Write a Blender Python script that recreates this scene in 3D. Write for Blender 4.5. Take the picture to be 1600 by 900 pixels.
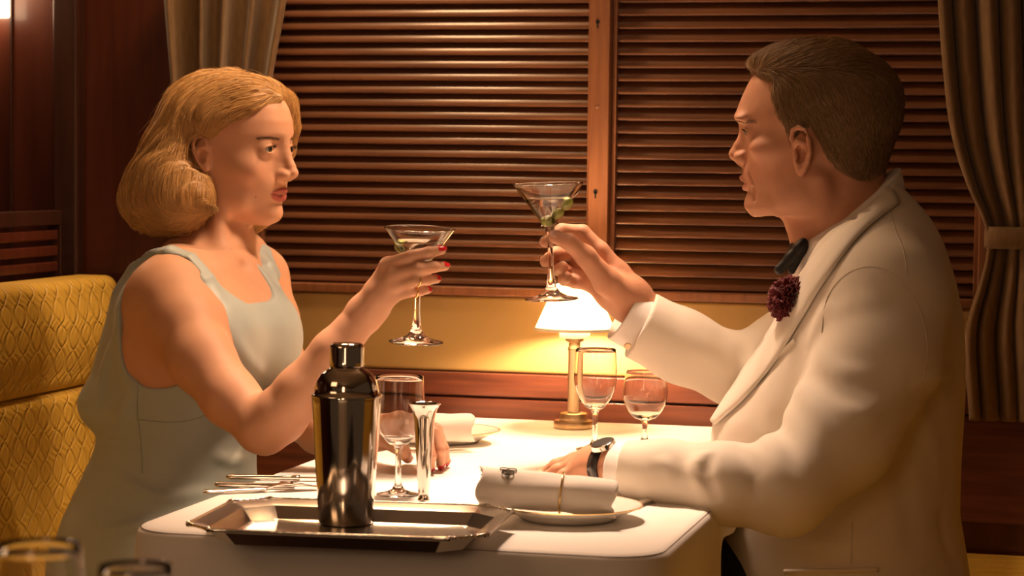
import bpy, bmesh, math, random
import numpy as np
from mathutils import Vector, Matrix

for _o in list(bpy.data.objects):
    bpy.data.objects.remove(_o)
SC = bpy.context.scene
COL = SC.collection
rng = np.random.default_rng(7)
random.seed(7)

# ------------------------------------------------------------------ camera
FPX = 3600.0
PSI, ROLL, PITCH = math.radians(14.1), math.radians(0.66), math.atan(195 / 3600.0)
CAM = np.array([0.0, 0.0, 1.16])
_r0 = np.array([math.cos(PSI), math.sin(PSI), 0.0])
_h0 = np.array([-math.sin(PSI), math.cos(PSI), 0.0])
FW = np.array([-math.sin(PSI) * math.cos(PITCH), math.cos(PSI) * math.cos(PITCH), -math.sin(PITCH)])
_u0 = np.cross(_r0, FW)
RT = _r0 * math.cos(ROLL) + _u0 * math.sin(ROLL)
UP = -_r0 * math.sin(ROLL) + _u0 * math.cos(ROLL)
cam_data = bpy.data.cameras.new('camera')
cam_data.sensor_width = 36.0
cam_data.lens = 36.0 * FPX / 1600.0
cam_data.clip_start = 0.05
cam_data.dof.use_dof = True
cam_data.dof.focus_distance = 3.1
cam_data.dof.aperture_fstop = 9.0
cam = bpy.data.objects.new('camera', cam_data)
COL.objects.link(cam)
_m = Matrix.Identity(4)
for _i in range(3):
    _m[_i][0] = RT[_i]; _m[_i][1] = UP[_i]; _m[_i][2] = -FW[_i]; _m[_i][3] = CAM[_i]
cam.matrix_world = _m
SC.camera = cam

def ray(px, py):
    return FW + RT * ((px - 800.0) / FPX) - UP * ((py - 450.0) / FPX)
def P(px, py, d):            # a point of the place, from where it is seen and how far away it stands
    return CAM + ray(px, py) * d
def Pz(px, py, z):
    v = ray(px, py); return CAM + v * ((z - CAM[2]) / v[2])
def Py(px, py, y):
    v = ray(px, py); return CAM + v * (y / v[1])
def Px(px, py, x):
    v = ray(px, py); return CAM + v * (x / v[0])

# ------------------------------------------------------------------ world, lights, exposure
w = bpy.data.worlds.new('world'); SC.world = w; w.use_nodes = True
w.node_tree.nodes['Background'].inputs[0].default_value = (1.0, 0.55, 0.28, 1)
w.node_tree.nodes['Background'].inputs[1].default_value = 0.05

def area(name, loc, target, size, power, color, size_y=None, spread=180):
    l = bpy.data.lights.new(name, 'AREA'); l.energy = power; l.color = color
    l.size = size
    if size_y: l.shape = 'RECTANGLE'; l.size_y = size_y
    l.spread = math.radians(spread)
    o = bpy.data.objects.new(name, l); COL.objects.link(o); o.location = loc
    o.rotation_euler = (Vector(target) - Vector(loc)).to_track_quat('-Z', 'Y').to_euler()
    return o
WARM = (1.0, 0.58, 0.28)
area('ceiling_light_right', (-0.52, 3.36, 2.15), (-1.22, 3.24, 1.0), 0.2, 2.9, (1.0, 0.62, 0.38), 0.2, 62)
area('ceiling_light_over_table', (-1.22, 3.42, 2.15), (-1.0, 3.3, 0.7), 0.26, 9.0, WARM, 0.16)
area('ceiling_light_over_booth', (-0.80, 3.22, 2.15), (-0.74, 2.84, 0.74), 0.22, 4.2, (1.0, 0.66, 0.46), 0.22, 44)
area('front_fill', (-0.55, 0.1, 1.55), (-0.8, 3.0, 0.8), 0.28, 4.6, (1.0, 0.56, 0.30), 1.0)  # added fill from the camera side, not a lamp of the carriage
nl_ = bpy.data.lights.new('drape_fill', 'POINT'); nl_.energy = 2.2; nl_.color = (1.0, 0.62, 0.36); nl_.shadow_soft_size = 0.06  # unseen point light added to brighten the hanging front of the cloth
no_ = bpy.data.objects.new('drape_fill', nl_); COL.objects.link(no_); no_.location = (-0.95, 1.22, 1.02)
area('left_fill', (-1.9, 1.0, 2.1), (-1.2, 3.0, 0.9), 0.8, 4.2, (1.0, 0.54, 0.26), 0.6)  # second added fill, lifts the left bench and the woman's side
SC.view_settings.view_transform = 'Standard'
SC.view_settings.look = 'None'
SC.view_settings.exposure = 0.0
SC.view_settings.gamma = 1.0
SC.view_settings.use_curve_mapping = False

# ------------------------------------------------------------------ materials
def srgb(r, g, b):
    f = lambda c: (c / 255.0) / 12.92 if c / 255.0 <= 0.04045 else ((c / 255.0 + 0.055) / 1.055) ** 2.4
    return (f(r), f(g), f(b), 1.0)

def mat(name, base, rough=0.5, metal=0.0, coat=0.0, sheen=0.0, trans=0.0, ior=1.45, sss=0.0, emit=None, emit_s=0.0,
        noise=None, bump=None, attr=None, spec=0.5, vary=None, aniso=0.0):
    m = bpy.data.materials.new(name); m.use_nodes = True
    nt = m.node_tree; b = nt.nodes['Principled BSDF']
    b.inputs['Base Color'].default_value = base
    b.inputs['Roughness'].default_value = rough
    b.inputs['Metallic'].default_value = metal
    b.inputs['Coat Weight'].default_value = coat
    b.inputs['Coat Roughness'].default_value = 0.12
    b.inputs['Sheen Weight'].default_value = sheen
    b.inputs['Transmission Weight'].default_value = trans
    b.inputs['IOR'].default_value = ior
    b.inputs['Specular IOR Level'].default_value = spec
    b.inputs['Anisotropic'].default_value = aniso
    if sss:
        b.inputs['Subsurface Weight'].default_value = sss
        b.inputs['Subsurface Radius'].default_value = (1.0, 0.35, 0.18)
        b.inputs['Subsurface Scale'].default_value = 0.008
    if emit:
        b.inputs['Emission Color'].default_value = emit
        b.inputs['Emission Strength'].default_value = emit_s
    src = None
    if attr:
        a = nt.nodes.new('ShaderNodeAttribute'); a.attribute_name = attr; src = a.outputs['Color']
        nt.links.new(src, b.inputs['Base Color'])
    if vary:      # (scale, second colour, amount, stretch)
        tc = nt.nodes.new('ShaderNodeTexCoord'); mp = nt.nodes.new('ShaderNodeMapping')
        mp.inputs['Scale'].default_value = vary[3]
        nt.links.new(tc.outputs['Object'], mp.inputs['Vector'])
        n = nt.nodes.new('ShaderNodeTexNoise'); n.inputs['Scale'].default_value = vary[0]
        n.inputs['Detail'].default_value = 6
        nt.links.new(mp.outputs['Vector'], n.inputs['Vector'])
        r = nt.nodes.new('ShaderNodeValToRGB'); r.color_ramp.elements[0].position = 0.35; r.color_ramp.elements[1].position = 0.68
        r.color_ramp.elements[0].color = base; r.color_ramp.elements[1].color = vary[1]
        nt.links.new(n.outputs['Fac'], r.inputs['Fac'])
        if src is not None:
            mx = nt.nodes.new('ShaderNodeMix'); mx.data_type = 'RGBA'; mx.blend_type = 'MULTIPLY'
            mx.inputs['Factor'].default_value = vary[2]
            nt.links.new(src, mx.inputs['A']); nt.links.new(r.outputs['Color'], mx.inputs['B'])
            nt.links.new(mx.outputs['Result'], b.inputs['Base Color'])
        else:
            nt.links.new(r.outputs['Color'], b.inputs['Base Color'])
    if bump:      # (scale, strength, distance, stretch)
        tc = nt.nodes.new('ShaderNodeTexCoord'); mp = nt.nodes.new('ShaderNodeMapping')
        mp.inputs['Scale'].default_value = bump[3] if len(bump) > 3 else (1, 1, 1)
        nt.links.new(tc.outputs['Object'], mp.inputs['Vector'])
        n = nt.nodes.new('ShaderNodeTexNoise'); n.inputs['Scale'].default_value = bump[0]; n.inputs['Detail'].default_value = 5
        nt.links.new(mp.outputs['Vector'], n.inputs['Vector'])
        bp = nt.nodes.new('ShaderNodeBump'); bp.inputs['Strength'].default_value = bump[1]; bp.inputs['Distance'].default_value = bump[2]
        nt.links.new(n.outputs['Fac'], bp.inputs['Height']); nt.links.new(bp.outputs['Normal'], b.inputs['Normal'])
    return m

M = {}
M['slat'] = mat('slat_wood', (0.165, 0.066, 0.027, 1), 0.34, coat=0.22, vary=(6, (0.105, 0.040, 0.018, 1), 1, (1, 12, 12)), spec=0.5)
M['frame'] = mat('frame_wood', (0.22, 0.088, 0.036, 1), 0.42, coat=0.2, vary=(9, (0.17, 0.062, 0.026, 1), 1, (14, 14, 1)))
M['panel'] = mat('mahogany_panel', (0.115, 0.028, 0.013, 1), 0.35, coat=0.3, vary=(5, (0.070, 0.016, 0.008, 1), 1, (9, 9, 0.7)))
M['dark'] = mat('dark_mahogany', (0.060, 0.020, 0.011, 1), 0.4, coat=0.2, vary=(5, (0.035, 0.012, 0.007, 1), 1, (9, 9, 0.7)))
M['rail'] = mat('rail_wood', (0.13, 0.036, 0.017, 1), 0.36, coat=0.2, vary=(7, (0.070, 0.018, 0.009, 1), 1, (1, 14, 14)))
M['yellow'] = mat('yellow_wall_leather', (0.40, 0.26, 0.092, 1), 0.55, bump=(90, 0.12, 0.002))
M['brass'] = mat('brass', (0.62, 0.46, 0.28, 1), 0.34, 1.0, bump=(30, 0.03, 0.001))
M['silver'] = mat('silver', (0.78, 0.74, 0.68, 1), 0.13, 1.0)
M['steel'] = mat('polished_steel', (0.70, 0.66, 0.61, 1), 0.085, 1.0)
M['tray'] = mat('tray_silver', (0.66, 0.61, 0.54, 1), 0.20, 1.0, bump=(60, 0.03, 0.001))
M['cloth'] = mat('white_linen', (0.80, 0.76, 0.70, 1), 0.85, sheen=0.1, bump=(600, 0.12, 0.0006))
M['napkin'] = mat('napkin_linen', (0.78, 0.72, 0.64, 1), 0.88, sheen=0.1, bump=(700, 0.15, 0.0006))
M['china'] = mat('glazed_china', (0.82, 0.78, 0.70, 1), 0.16, coat=0.4, vary=(3, (0.80, 0.76, 0.68, 1), 1, (1, 1, 1)))
M['gold'] = mat('gold', (0.85, 0.58, 0.22, 1), 0.22, 1.0)
M['glass'] = mat('clear_glass', (1, 1, 1, 1), 0.0, trans=1.0, ior=1.46)
M['liquid'] = mat('clear_drink', (0.99, 0.99, 0.97, 1), 0.0, trans=1.0, ior=1.33)
M['olive'] = mat('olive_green', (0.20, 0.23, 0.035, 1), 0.3, coat=0.3, vary=(60, (0.28, 0.29, 0.06, 1), 1, (1, 1, 1)))
M['pimento'] = mat('olive_hole', (0.05, 0.045, 0.01, 1), 0.5)
M['shade'] = mat('lamp_shade_cloth', (0.95, 0.86, 0.68, 1), 0.8, emit=(1.0, 0.72, 0.38, 1), emit_s=3.0, bump=(300, 0.1, 0.0005))
M['bulb'] = mat('bulb', (1, 0.9, 0.7, 1), 0.4, emit=(1.0, 0.75, 0.42, 1), emit_s=14.0)
M['sconce'] = mat('sconce_glass', (1, 0.9, 0.75, 1), 0.4, emit=(1.0, 0.72, 0.45, 1), emit_s=9.0)
M['ivory'] = mat('ivory_collar', (0.80, 0.72, 0.56, 1), 0.45, bump=(80, 0.02, 0.0005))
M['curtain'] = mat('bronze_curtain', (0.20, 0.120, 0.048, 1), 0.55, sheen=0.3, vary=(40, (0.155, 0.088, 0.033, 1), 1, (6, 6, 1)), bump=(160, 0.25, 0.001, (1, 1, 12)))
M['floor'] = mat('carpet', (0.06, 0.02, 0.012, 1), 0.95, vary=(40, (0.04, 0.014, 0.01, 1), 1, (1, 1, 1)), bump=(300, 0.4, 0.002))
M['ceil'] = mat('ceiling_paint', (0.42, 0.33, 0.22, 1), 0.8, bump=(40, 0.03, 0.001))
M['black'] = mat('black_metal', (0.01, 0.009, 0.008, 1), 0.4, bump=(80, 0.03, 0.001))
M['ink'] = mat('dark_stitching', (0.055, 0.048, 0.030, 1), 0.8, bump=(900, 0.3, 0.0005))

def shade_mat():      # cloth that lets the bulb's light through
    m = M['shade']; nt = m.node_tree; b = nt.nodes['Principled BSDF']
    tr = nt.nodes.new('ShaderNodeBsdfTranslucent'); tr.inputs['Color'].default_value = (1.0, 0.88, 0.70, 1)
    mx = nt.nodes.new('ShaderNodeMixShader'); mx.inputs[0].default_value = 0.6
    nt.links.new(b.outputs[0], mx.inputs[1]); nt.links.new(tr.outputs[0], mx.inputs[2])
    nt.links.new(mx.outputs[0], nt.nodes['Material Output'].inputs['Surface'])
shade_mat()
def upholstery():
    m = mat('embossed_leather', (0.60, 0.385, 0.058, 1), 0.47)
    nt = m.node_tree; b = nt.nodes['Principled BSDF']
    tc = nt.nodes.new('ShaderNodeTexCoord')
    sp = nt.nodes.new('ShaderNodeSeparateXYZ'); nt.links.new(tc.outputs['Object'], sp.inputs[0])
    def math_(op, a, bv=None, c=None):
        n = nt.nodes.new('ShaderNodeMath'); n.operation = op
        for i, v in enumerate((a, bv, c)):
            if v is None: continue
            if isinstance(v, (int, float)): n.inputs[i].default_value = v
            else: nt.links.new(v, n.inputs[i])
        return n.outputs[0]
    nz = nt.nodes.new('ShaderNodeTexNoise'); nz.inputs['Scale'].default_value = 14; nt.links.new(tc.outputs['Object'], nz.inputs['Vector'])
    wob = math_('MULTIPLY', math_('SUBTRACT', nz.outputs['Fac'], 0.5), 2.2)
    Y = math_('MULTIPLY', sp.outputs['Y'], 68.0); Z = math_('MULTIPLY', sp.outputs['Z'], 74.0)
    Zw = math_('ADD', Z, wob)
    s = math_('MULTIPLY', math_('SINE', Zw), 1.25)
    a1 = math_('ABSOLUTE', math_('SINE', math_('ADD', Y, s)))
    a2 = math_('ABSOLUTE', math_('SINE', math_('SUBTRACT', Y, s)))
    ridge = math_('MINIMUM', a1, a2)
    ridge = math_('SMOOTH_MIN', ridge, 0.35, 0.2)
    fine = math_('MULTIPLY', math_('SINE', math_('ADD', math_('MULTIPLY', Y, 5.0), math_('MULTIPLY', s, 6.0))), 0.05)
    h = math_('ADD', ridge, fine)
    bp = nt.nodes.new('ShaderNodeBump'); bp.inputs['Strength'].default_value = 0.9; bp.inputs['Distance'].default_value = 0.009
    nt.links.new(h, bp.inputs['Height']); nt.links.new(bp.outputs['Normal'], b.inputs['Normal'])
    return m
M['seat'] = upholstery()

# ------------------------------------------------------------------ object helpers
def tag(o, label=None, cat=None, group=None, kind=None):
    if label: o['label'] = label
    if cat: o['category'] = cat
    if group: o['group'] = group
    if kind: o['kind'] = kind
    return o
def thing(name, label, cat, loc=(0, 0, 0), rot=None, group=None, kind=None):
    o = bpy.data.objects.new(name, None); COL.objects.link(o)
    o.empty_display_size = 0.05
    o.location = [float(c) for c in loc]
    if rot is not None: o.rotation_euler = rot
    return tag(o, label, cat, group, kind)
def mesh_obj(name, verts, faces, material, parent=None, smooth=True, mats=None, fmat=None):
    me = bpy.data.meshes.new(name)
    verts = np.asarray(verts, dtype=float)
    me.from_pydata(verts.tolist(), [], faces if isinstance(faces, list) else faces.tolist())
    for mm in (mats or [material]): me.materials.append(mm)
    if smooth: me.polygons.foreach_set('use_smooth', [True] * len(me.polygons))
    if fmat is not None: me.polygons.foreach_set('material_index', np.asarray(fmat, dtype=np.int32))
    me.update()
    o = bpy.data.objects.new(name, me); COL.objects.link(o)
    if parent is not None: o.parent = parent
    return o
def bm_obj(name, bm, material, parent=None, smooth=False, bevel=0.0, mats=None, recalc=True):
    if recalc: bmesh.ops.recalc_face_normals(bm, faces=bm.faces[:])
    me = bpy.data.meshes.new(name); bm.to_mesh(me); bm.free()
    for mm in (mats or [material]): me.materials.append(mm)
    if smooth: me.polygons.foreach_set('use_smooth', [True] * len(me.polygons))
    o = bpy.data.objects.new(name, me); COL.objects.link(o)
    if parent is not None: o.parent = parent
    if bevel:
        md = o.modifiers.new('bevel', 'BEVEL'); md.width = bevel; md.segments = 3; md.limit_method = 'ANGLE'
        md.harden_normals = False
        me.polygons.foreach_set('use_smooth', [True] * len(me.polygons))
        md2 = o.modifiers.new('wn', 'WEIGHTED_NORMAL'); md2.keep_sharp = False
    return o
def add_box(bm, lo, hi, mi=0):
    x0, y0, z0 = lo; x1, y1, z1 = hi
    vs = [bm.verts.new(c) for c in ((x0, y0, z0), (x1, y0, z0), (x1, y1, z0), (x0, y1, z0), (x0, y0, z1), (x1, y0, z1), (x1, y1, z1), (x0, y1, z1))]
    for f in ((0, 3, 2, 1), (4, 5, 6, 7), (0, 1, 5, 4), (1, 2, 6, 5), (2, 3, 7, 6), (3, 0, 4, 7)):
        bm.faces.new([vs[i] for i in f]).material_index = mi
def box(name, lo, hi, material, parent=None, bevel=0.0):
    bm = bmesh.new(); add_box(bm, lo, hi); return bm_obj(name, bm, material, parent, bevel=bevel)
def lathe(name, prof, material, parent=None, seg=64, smooth=True):
    """prof: (r, z) list from one end to the other; r = 0 closes an end"""
    vs, fs = [], []; rings = []
    for r, z in prof:
        if r < 1e-7:
            rings.append([len(vs)]); vs.append((0, 0, z))
        else:
            rings.append(list(range(len(vs), len(vs) + seg)))
            for k in range(seg):
                a = 2 * math.pi * k / seg; vs.append((r * math.cos(a), r * math.sin(a), z))
    for A, B in zip(rings[:-1], rings[1:]):
        for k in range(seg):
            k2 = (k + 1) % seg
            if len(A) == 1 and len(B) == 1: continue
            if len(A) == 1: fs.append((A[0], B[k2], B[k]))
            elif len(B) == 1: fs.append((A[k], A[k2], B[0]))
            else: fs.append((A[k], A[k2], B[k2], B[k]))
    o = mesh_obj(name, vs, fs, material, parent, smooth)
    bm = bmesh.new(); bm.from_mesh(o.data); bmesh.ops.recalc_face_normals(bm, faces=bm.faces[:]); bm.to_mesh(o.data); bm.free()
    if smooth: o.data.set_sharp_from_angle(angle=math.radians(50))
    return o
def tube(name, pts, rad, material, parent=None, seg=10, closed=False):
    pts = np.asarray(pts, float); n = len(pts)
    rad = np.full(n, rad) if np.isscalar(rad) else np.asarray(rad, float)
    vs, fs = tube_arrays(pts, rad, seg, closed)
    return mesh_obj(name, vs, fs, material, parent)
def tube_arrays(pts, rad, seg=8, closed=False, base=0):
    n = len(pts)
    if closed: t = np.roll(pts, -1, 0) - np.roll(pts, 1, 0)
    else: t = np.gradient(pts, axis=0)
    t /= np.linalg.norm(t, axis=1, keepdims=True) + 1e-12
    nrm = np.zeros_like(pts); a = np.array([0.13, 0.31, 0.94]); 
    if abs(t[0] @ a) > 0.9: a = np.array([0.9, 0.3, 0.1])
    v = a - t[0] * (a @ t[0]); nrm[0] = v / np.linalg.norm(v)
    for i in range(1, n):
        v = nrm[i - 1] - t[i] * (nrm[i - 1] @ t[i]); nrm[i] = v / (np.linalg.norm(v) + 1e-12)
    bi = np.cross(t, nrm)
    ang = np.arange(seg) * 2 * math.pi / seg
    vs = (pts[:, None, :] + rad[:, None, None] * (np.cos(ang)[None, :, None] * nrm[:, None, :] + np.sin(ang)[None, :, None] * bi[:, None, :])).reshape(-1, 3)
    fs = []
    for i in range(n if closed else n - 1):
        j = (i + 1) % n
        for k in range(seg):
            k2 = (k + 1) % seg
            fs.append((base + i * seg + k, base + i * seg + k2, base + j * seg + k2, base + j * seg + k))
    if not closed:
        fs.append(tuple(base + k for k in range(seg))[::-1]); fs.append(tuple(base + (n - 1) * seg + k for k in range(seg)))
    return vs, fs
def join(parts):
    V, Fc, b = [], [], 0
    for vs, fs in parts:
        V.append(np.asarray(vs)); Fc += [tuple(i + b for i in f) for f in fs]; b += len(vs)
    return np.concatenate(V), Fc
def smooth_curve(pts, n):
    """Catmull-Rom through pts"""
    pts = np.asarray(pts, float); m = len(pts)
    q = np.vstack([2 * pts[0] - pts[1], pts, 2 * pts[-1] - pts[-2]])
    out = []
    for s in np.linspace(0, m - 1 - 1e-9, n):
        i = int(s); t = s - i; p0, p1, p2, p3 = q[i], q[i + 1], q[i + 2], q[i + 3]
        out.append(0.5 * ((2 * p1) + (-p0 + p2) * t + (2 * p0 - 5 * p1 + 4 * p2 - p3) * t * t + (-p0 + 3 * p1 - 3 * p2 + p3) * t ** 3))
    return np.array(out)

# ------------------------------------------------------------------ the setting
WY = 3.70
def structure(o): return tag(o, kind='structure')
structure(box('floor', (-3.2, -0.6, -0.05), (1.6, WY + 0.1, 0.0), M['floor']))
structure(box('ceiling', (-3.2, -0.6, 2.25), (1.6, WY + 0.1, 2.32), M['ceil']))
bm = bmesh.new()
# wood-panelled wall with the window opening left out
add_box(bm, (-3.2, WY, 0), (1.6, WY + 0.09, 0.735))
add_box(bm, (-3.2, WY, 0.735), (-1.43, WY + 0.09, 2.25))
add_box(bm, (-0.12, WY, 0.735), (1.6, WY + 0.09, 2.25))
add_box(bm, (-1.43, WY, 1.66), (-0.12, WY + 0.09, 2.25))
add_box(bm, (-1.43, WY, 0.735), (-0.12, WY + 0.09, 0.94))
add_box(bm, (-1.43, WY + 0.07, 0.94), (-0.12, WY + 0.09, 1.66))
structure(bm_obj('wall_back', bm, M['panel']))
o = structure(box('wall_left', (-3.25, -0.6, 0), (-3.2, WY + 0.1, 2.25), M['panel']))
# pilaster left of the booth
bm = bmesh.new(); add_box(bm, (-1.742, WY - 0.035, 0), (-1.694, WY, 2.25)); structure(bm_obj('trim_1', bm, M['dark'], bevel=0.006))
# narrow dark bead beside the wall lamp
bm = bmesh.new(); add_box(bm, (-1.836, WY - 0.006, 0.9), (-1.831, WY, 2.25)); structure(bm_obj('trim_2', bm, M['dark'], bevel=0.001))
# rail of two boards above the table and yellow leather panel
bm = bmesh.new()
add_box(bm, (-1.64, WY - 0.014, 0.60), (-0.02, WY, 0.770)); add_box(bm, (-1.64, WY - 0.018, 0.773), (-0.02, WY, 0.812))
structure(bm_obj('trim_3', bm, M['rail'], bevel=0.003))
bm = bmesh.new(); add_box(bm, (-1.64, WY - 0.012, 0.813), (-0.02, WY, 0.9385)); o = structure(bm_obj('trim_4', bm, M['yellow'], bevel=0.006))

# window: outer frame, centre stile with two keyholes
win = tag(thing('window_1', None, None, (0, 0, 0)), kind='structure')
bm = bmesh.new()
add_box(bm, (-1.43, WY - 0.02, 0.9395), (-0.15, WY + 0.045, 0.9545))
add_box(bm, (-1.43, WY - 0.02, 1.60), (-0.15, WY + 0.045, 1.66))
add_box(bm, (-1.43, WY - 0.02, 0.9545), (-1.375, WY + 0.045, 1.60))
add_box(bm, (-0.172, WY - 0.02, 0.9545), (-0.15, WY + 0.045, 1.60))
bm_obj('window_frame', bm, M['frame'], win, bevel=0.003)
box('mullion', (-0.7975, WY - 0.024, 0.9545), (-0.7645, WY + 0.045, 1.60), M['frame'], win, bevel=0.002)
for zz in (1.391, 1.115):
    bm = bmesh.new()
    c = (-0.785, WY - 0.0243, zz)
    bmesh.ops.create_cone(bm, cap_ends=True, segments=20, radius1=0.0036, radius2=0.0036, depth=0.001, matrix=Matrix.Translation(c) @ Matrix.Rotation(math.pi / 2, 4, 'X'))
    add_box(bm, (c[0] - 0.0014, c[1] - 0.0005, zz - 0.0105), (c[0] + 0.0014, c[1] + 0.0005, zz))
    bm_obj('keyhole', bm, M['black'], win)
bm = bmesh.new(); bmesh.ops.create_uvsphere(bm, u_segments=16, v_segments=8, radius=0.004, matrix=Matrix.Translation((-0.7845, WY - 0.0235, 1.254)) @ Matrix.Diagonal((1, 0.4, 1, 1)))
bm_obj('plug', bm, M['frame'], win, smooth=True)
# louvred shutters
def shutter(x0, x1, label):
    t = thing('louvred_shutter', label, 'shutter', ((x0 + x1) / 2, WY + 0.01, 0.955), group='wooden louvred shutters')
    hw = (x1 - x0) / 2
    bm = bmesh.new()
    for (a, b_) in ((-hw, -hw + 0.007), (hw - 0.007, hw)):
        add_box(bm, (a, -0.012, 0.0), (b_, 0.03, 0.644))
    add_box(bm, (-hw, 0.031, 0.0), (hw, 0.036, 0.644))
    bm_obj('frame', bm, M['frame'], t, bevel=0.001)
    pitch = 0.02125; n = 30
    V, Fc = [], []
    prof = []
    # cross-section of one slat: leaning, its lower edge towards the room, with a rounded nose
    L, T = 0.0255, 0.0052; tilt = math.radians(38)
    for k in range(16):
        a = 2 * math.pi * k / 16
        u = 0.5 * L * math.copysign(abs(math.cos(a)) ** 0.75, math.cos(a)); v = 0.5 * T * math.copysign(abs(math.sin(a)) ** 0.8, math.sin(a)) + 0.0012 * (1 - (2 * u / L) ** 2)
        # u axis: down and towards the room; v axis: out of the upper face
        y = -u * math.sin(tilt) - v * math.cos(tilt); z = -u * math.cos(tilt) + v * math.sin(tilt)
        prof.append((y, z))
    for i in range(n):
        zc = 0.0115 + i * pitch; b0 = len(V)
        for x in (-hw + 0.006, hw - 0.006):
            for (y, z) in prof: V.append((x, y + 0.006, zc + z))
        for k in range(16):
            k2 = (k + 1) % 16; Fc.append((b0 + k, b0 + k2, b0 + 16 + k2, b0 + 16 + k))
        Fc.append(tuple(b0 + k for k in range(16))); Fc.append(tuple(b0 + 16 + k for k in range(16))[::-1])
    s = mesh_obj('slats', V, Fc, M['slat'], t)
    b2 = bmesh.new(); b2.from_mesh(s.data); bmesh.ops.recalc_face_normals(b2, faces=b2.faces[:]); b2.to_mesh(s.data); b2.free()
    s.data.set_sharp_from_angle(angle=math.radians(60))
shutter(-1.375, -0.7977, 'brown wooden louvred shutter left of the centre stile, behind the raised glasses')
shutter(-0.7643, -0.172, 'brown wooden louvred shutter right of the window stile, behind the man in the white jacket')

# curtains, gathered by a tieback
def curtain(name, label, edge_in, edge_out, zs, sgn, yc, nf, tie_z, seed):
    """edge_in / edge_out : x of the two side edges at heights zs"""
    t = thing(name, label, 'curtain', (edge_in[0], yc, zs[0]), group='bronze curtains at the window')
    o_ = np.array([edge_in[0], yc, zs[0]])
    r = np.random.default_rng(seed)
    ph = np.cumsum(0.6 + 0.8 * r.random(nf * 2)); ph = ph / ph[-1] * nf * 2 * math.pi
    nu, nv = 260, 120
    zz = np.linspace(zs[0], zs[-1], nv)
    ei = np.interp(zz, zs[::-1], edge_in[::-1]); eo = np.interp(zz, zs[::-1], edge_out[::-1])
    ks = 5
    pad = lambda a: np.convolve(np.pad(a, ks, 'edge'), np.ones(2 * ks + 1) / (2 * ks + 1), 'valid')
    ei, eo = pad(ei), pad(eo)
    u = np.linspace(0, 1, nu)
    up = np.interp(u * (len(ph) - 1), np.arange(len(ph)), ph)
    V = np.zeros((nv, nu, 3))
    for j in range(nv):
        g = math.exp(-((zz[j] - tie_z) / 0.10) ** 2)
        amp = 0.021 * (1 - 0.72 * g)
        s = np.sin(up); s = np.sign(s) * np.abs(s) ** 0.8
        V[j, :, 0] = ei[j] + (eo[j] - ei[j]) * u + 0.3 * amp * np.cos(up * 1.0 + 0.5)
        V[j, :, 1] = yc + amp * s + 0.005 * np.sin(up * 0.37 + 3 * zz[j])
        V[j, :, 2] = zz[j]
    V = V.reshape(-1, 3) - o_
    i = np.arange(nv * nu).reshape(nv, nu)
    Fq = np.stack([i[:-1, :-1], i[1:, :-1], i[1:, 1:], i[:-1, 1:]], -1).reshape(-1, 4)
    c = mesh_obj('drape', V, Fq, M['curtain'], t)
    md = c.modifiers.new('thick', 'SOLIDIFY'); md.thickness = 0.002
    # tieback band: flattened loop around the gather
    k = np.argmin(abs(zz - tie_z)); xa, xb = min(ei[k], eo[k]) - 0.004, max(ei[k], eo[k]) + 0.004
    VV = []; FF = []
    nn = 48
    for a in range(nn):
        th = 2 * math.pi * a / nn
        cx = (xa + xb) / 2 + (xb - xa) / 2 * math.copysign(abs(math.cos(th)) ** 0.6, math.cos(th))
        cy = yc + 0.016 * math.copysign(abs(math.sin(th)) ** 0.7, math.sin(th))
        for (dz, gr) in ((-0.017, 0.0), (-0.006, 0.0012), (0.006, 0.0012), (0.017, 0.0)):
            VV.append((cx + gr * math.cos(th) - o_[0], cy + gr * math.sin(th) * 2 - o_[1], tie_z + dz - o_[2]))
    for a in range(nn):
        b_ = (a + 1) % nn
        for q in range(3): FF.append((a * 4 + q, b_ * 4 + q, b_ * 4 + q + 1, a * 4 + q + 1))
    tb = mesh_obj('tieback', VV, FF, M['curtain'], t)
    md = tb.modifiers.new('thick', 'SOLIDIFY'); md.thickness = 0.003
    return t
YC = 3.632
def cx(px, py): return Py(px, py, YC)[0]
def cz(px, py): return Py(px, py, YC)[2]
rows = [(1462, -120), (1468, 0), (1476, 110), (1486, 200), (1506, 275), (1530, 330), (1546, 358), (1546, 385), (1533, 440), (1510, 505), (1508, 540), (1513, 600), (1518, 655)]
outs = [1690, 1688, 1688, 1686, 1680, 1670, 1655, 1655, 1668, 1682, 1688, 1690, 1690]
curtain('curtain', 'bronze curtain on the right, tied back beside the man in the white jacket', [cx(*p) for p in rows], [cx(o_, p[1]) for o_, p in zip(outs, rows)],
        [cz(*p) for p in rows], 1, YC, 7, cz(1546, 371), 4)
rowsL = [(462, -120), (455, 0), (434, 110), (424, 180), (400, 250), (372, 310), (350, 345), (350, 372), (365, 430), (385, 500), (388, 560), (386, 655)]
outL = [248, 253, 262, 268, 272, 276, 280, 280, 262, 245, 240, 240]
curtain('curtain', 'bronze curtain on the left, hanging behind the blonde woman', [cx(*p) for p in rowsL], [cx(o_, p[1]) for o_, p in zip(outL, rowsL)],
        [cz(*p) for p in rowsL], -1, YC, 5, cz(350, 358), 9)

# wall lamp top left
t = thing('wall_lamp', 'lit wall lamp on the wood panelling at the top left corner', 'lamp', (-1.868, WY, 1.47))
box('shade', (-0.034, -0.06, -0.068), (0.034, -0.004, 0.08), M['sconce'], t, bevel=0.004)
box('backplate', (-0.03, -0.004, -0.06), (0.03, 0.0, 0.075), M['brass'], t)
l = bpy.data.lights.new('wall_lamp_light', 'POINT'); l.energy = 0.55; l.color = (1.0, 0.6, 0.35); l.shadow_soft_size = 0.03
lo_ = bpy.data.objects.new('wall_lamp_light', l); COL.objects.link(lo_); lo_.parent = t; lo_.location = (0.0, -0.10, -0.0)

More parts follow.
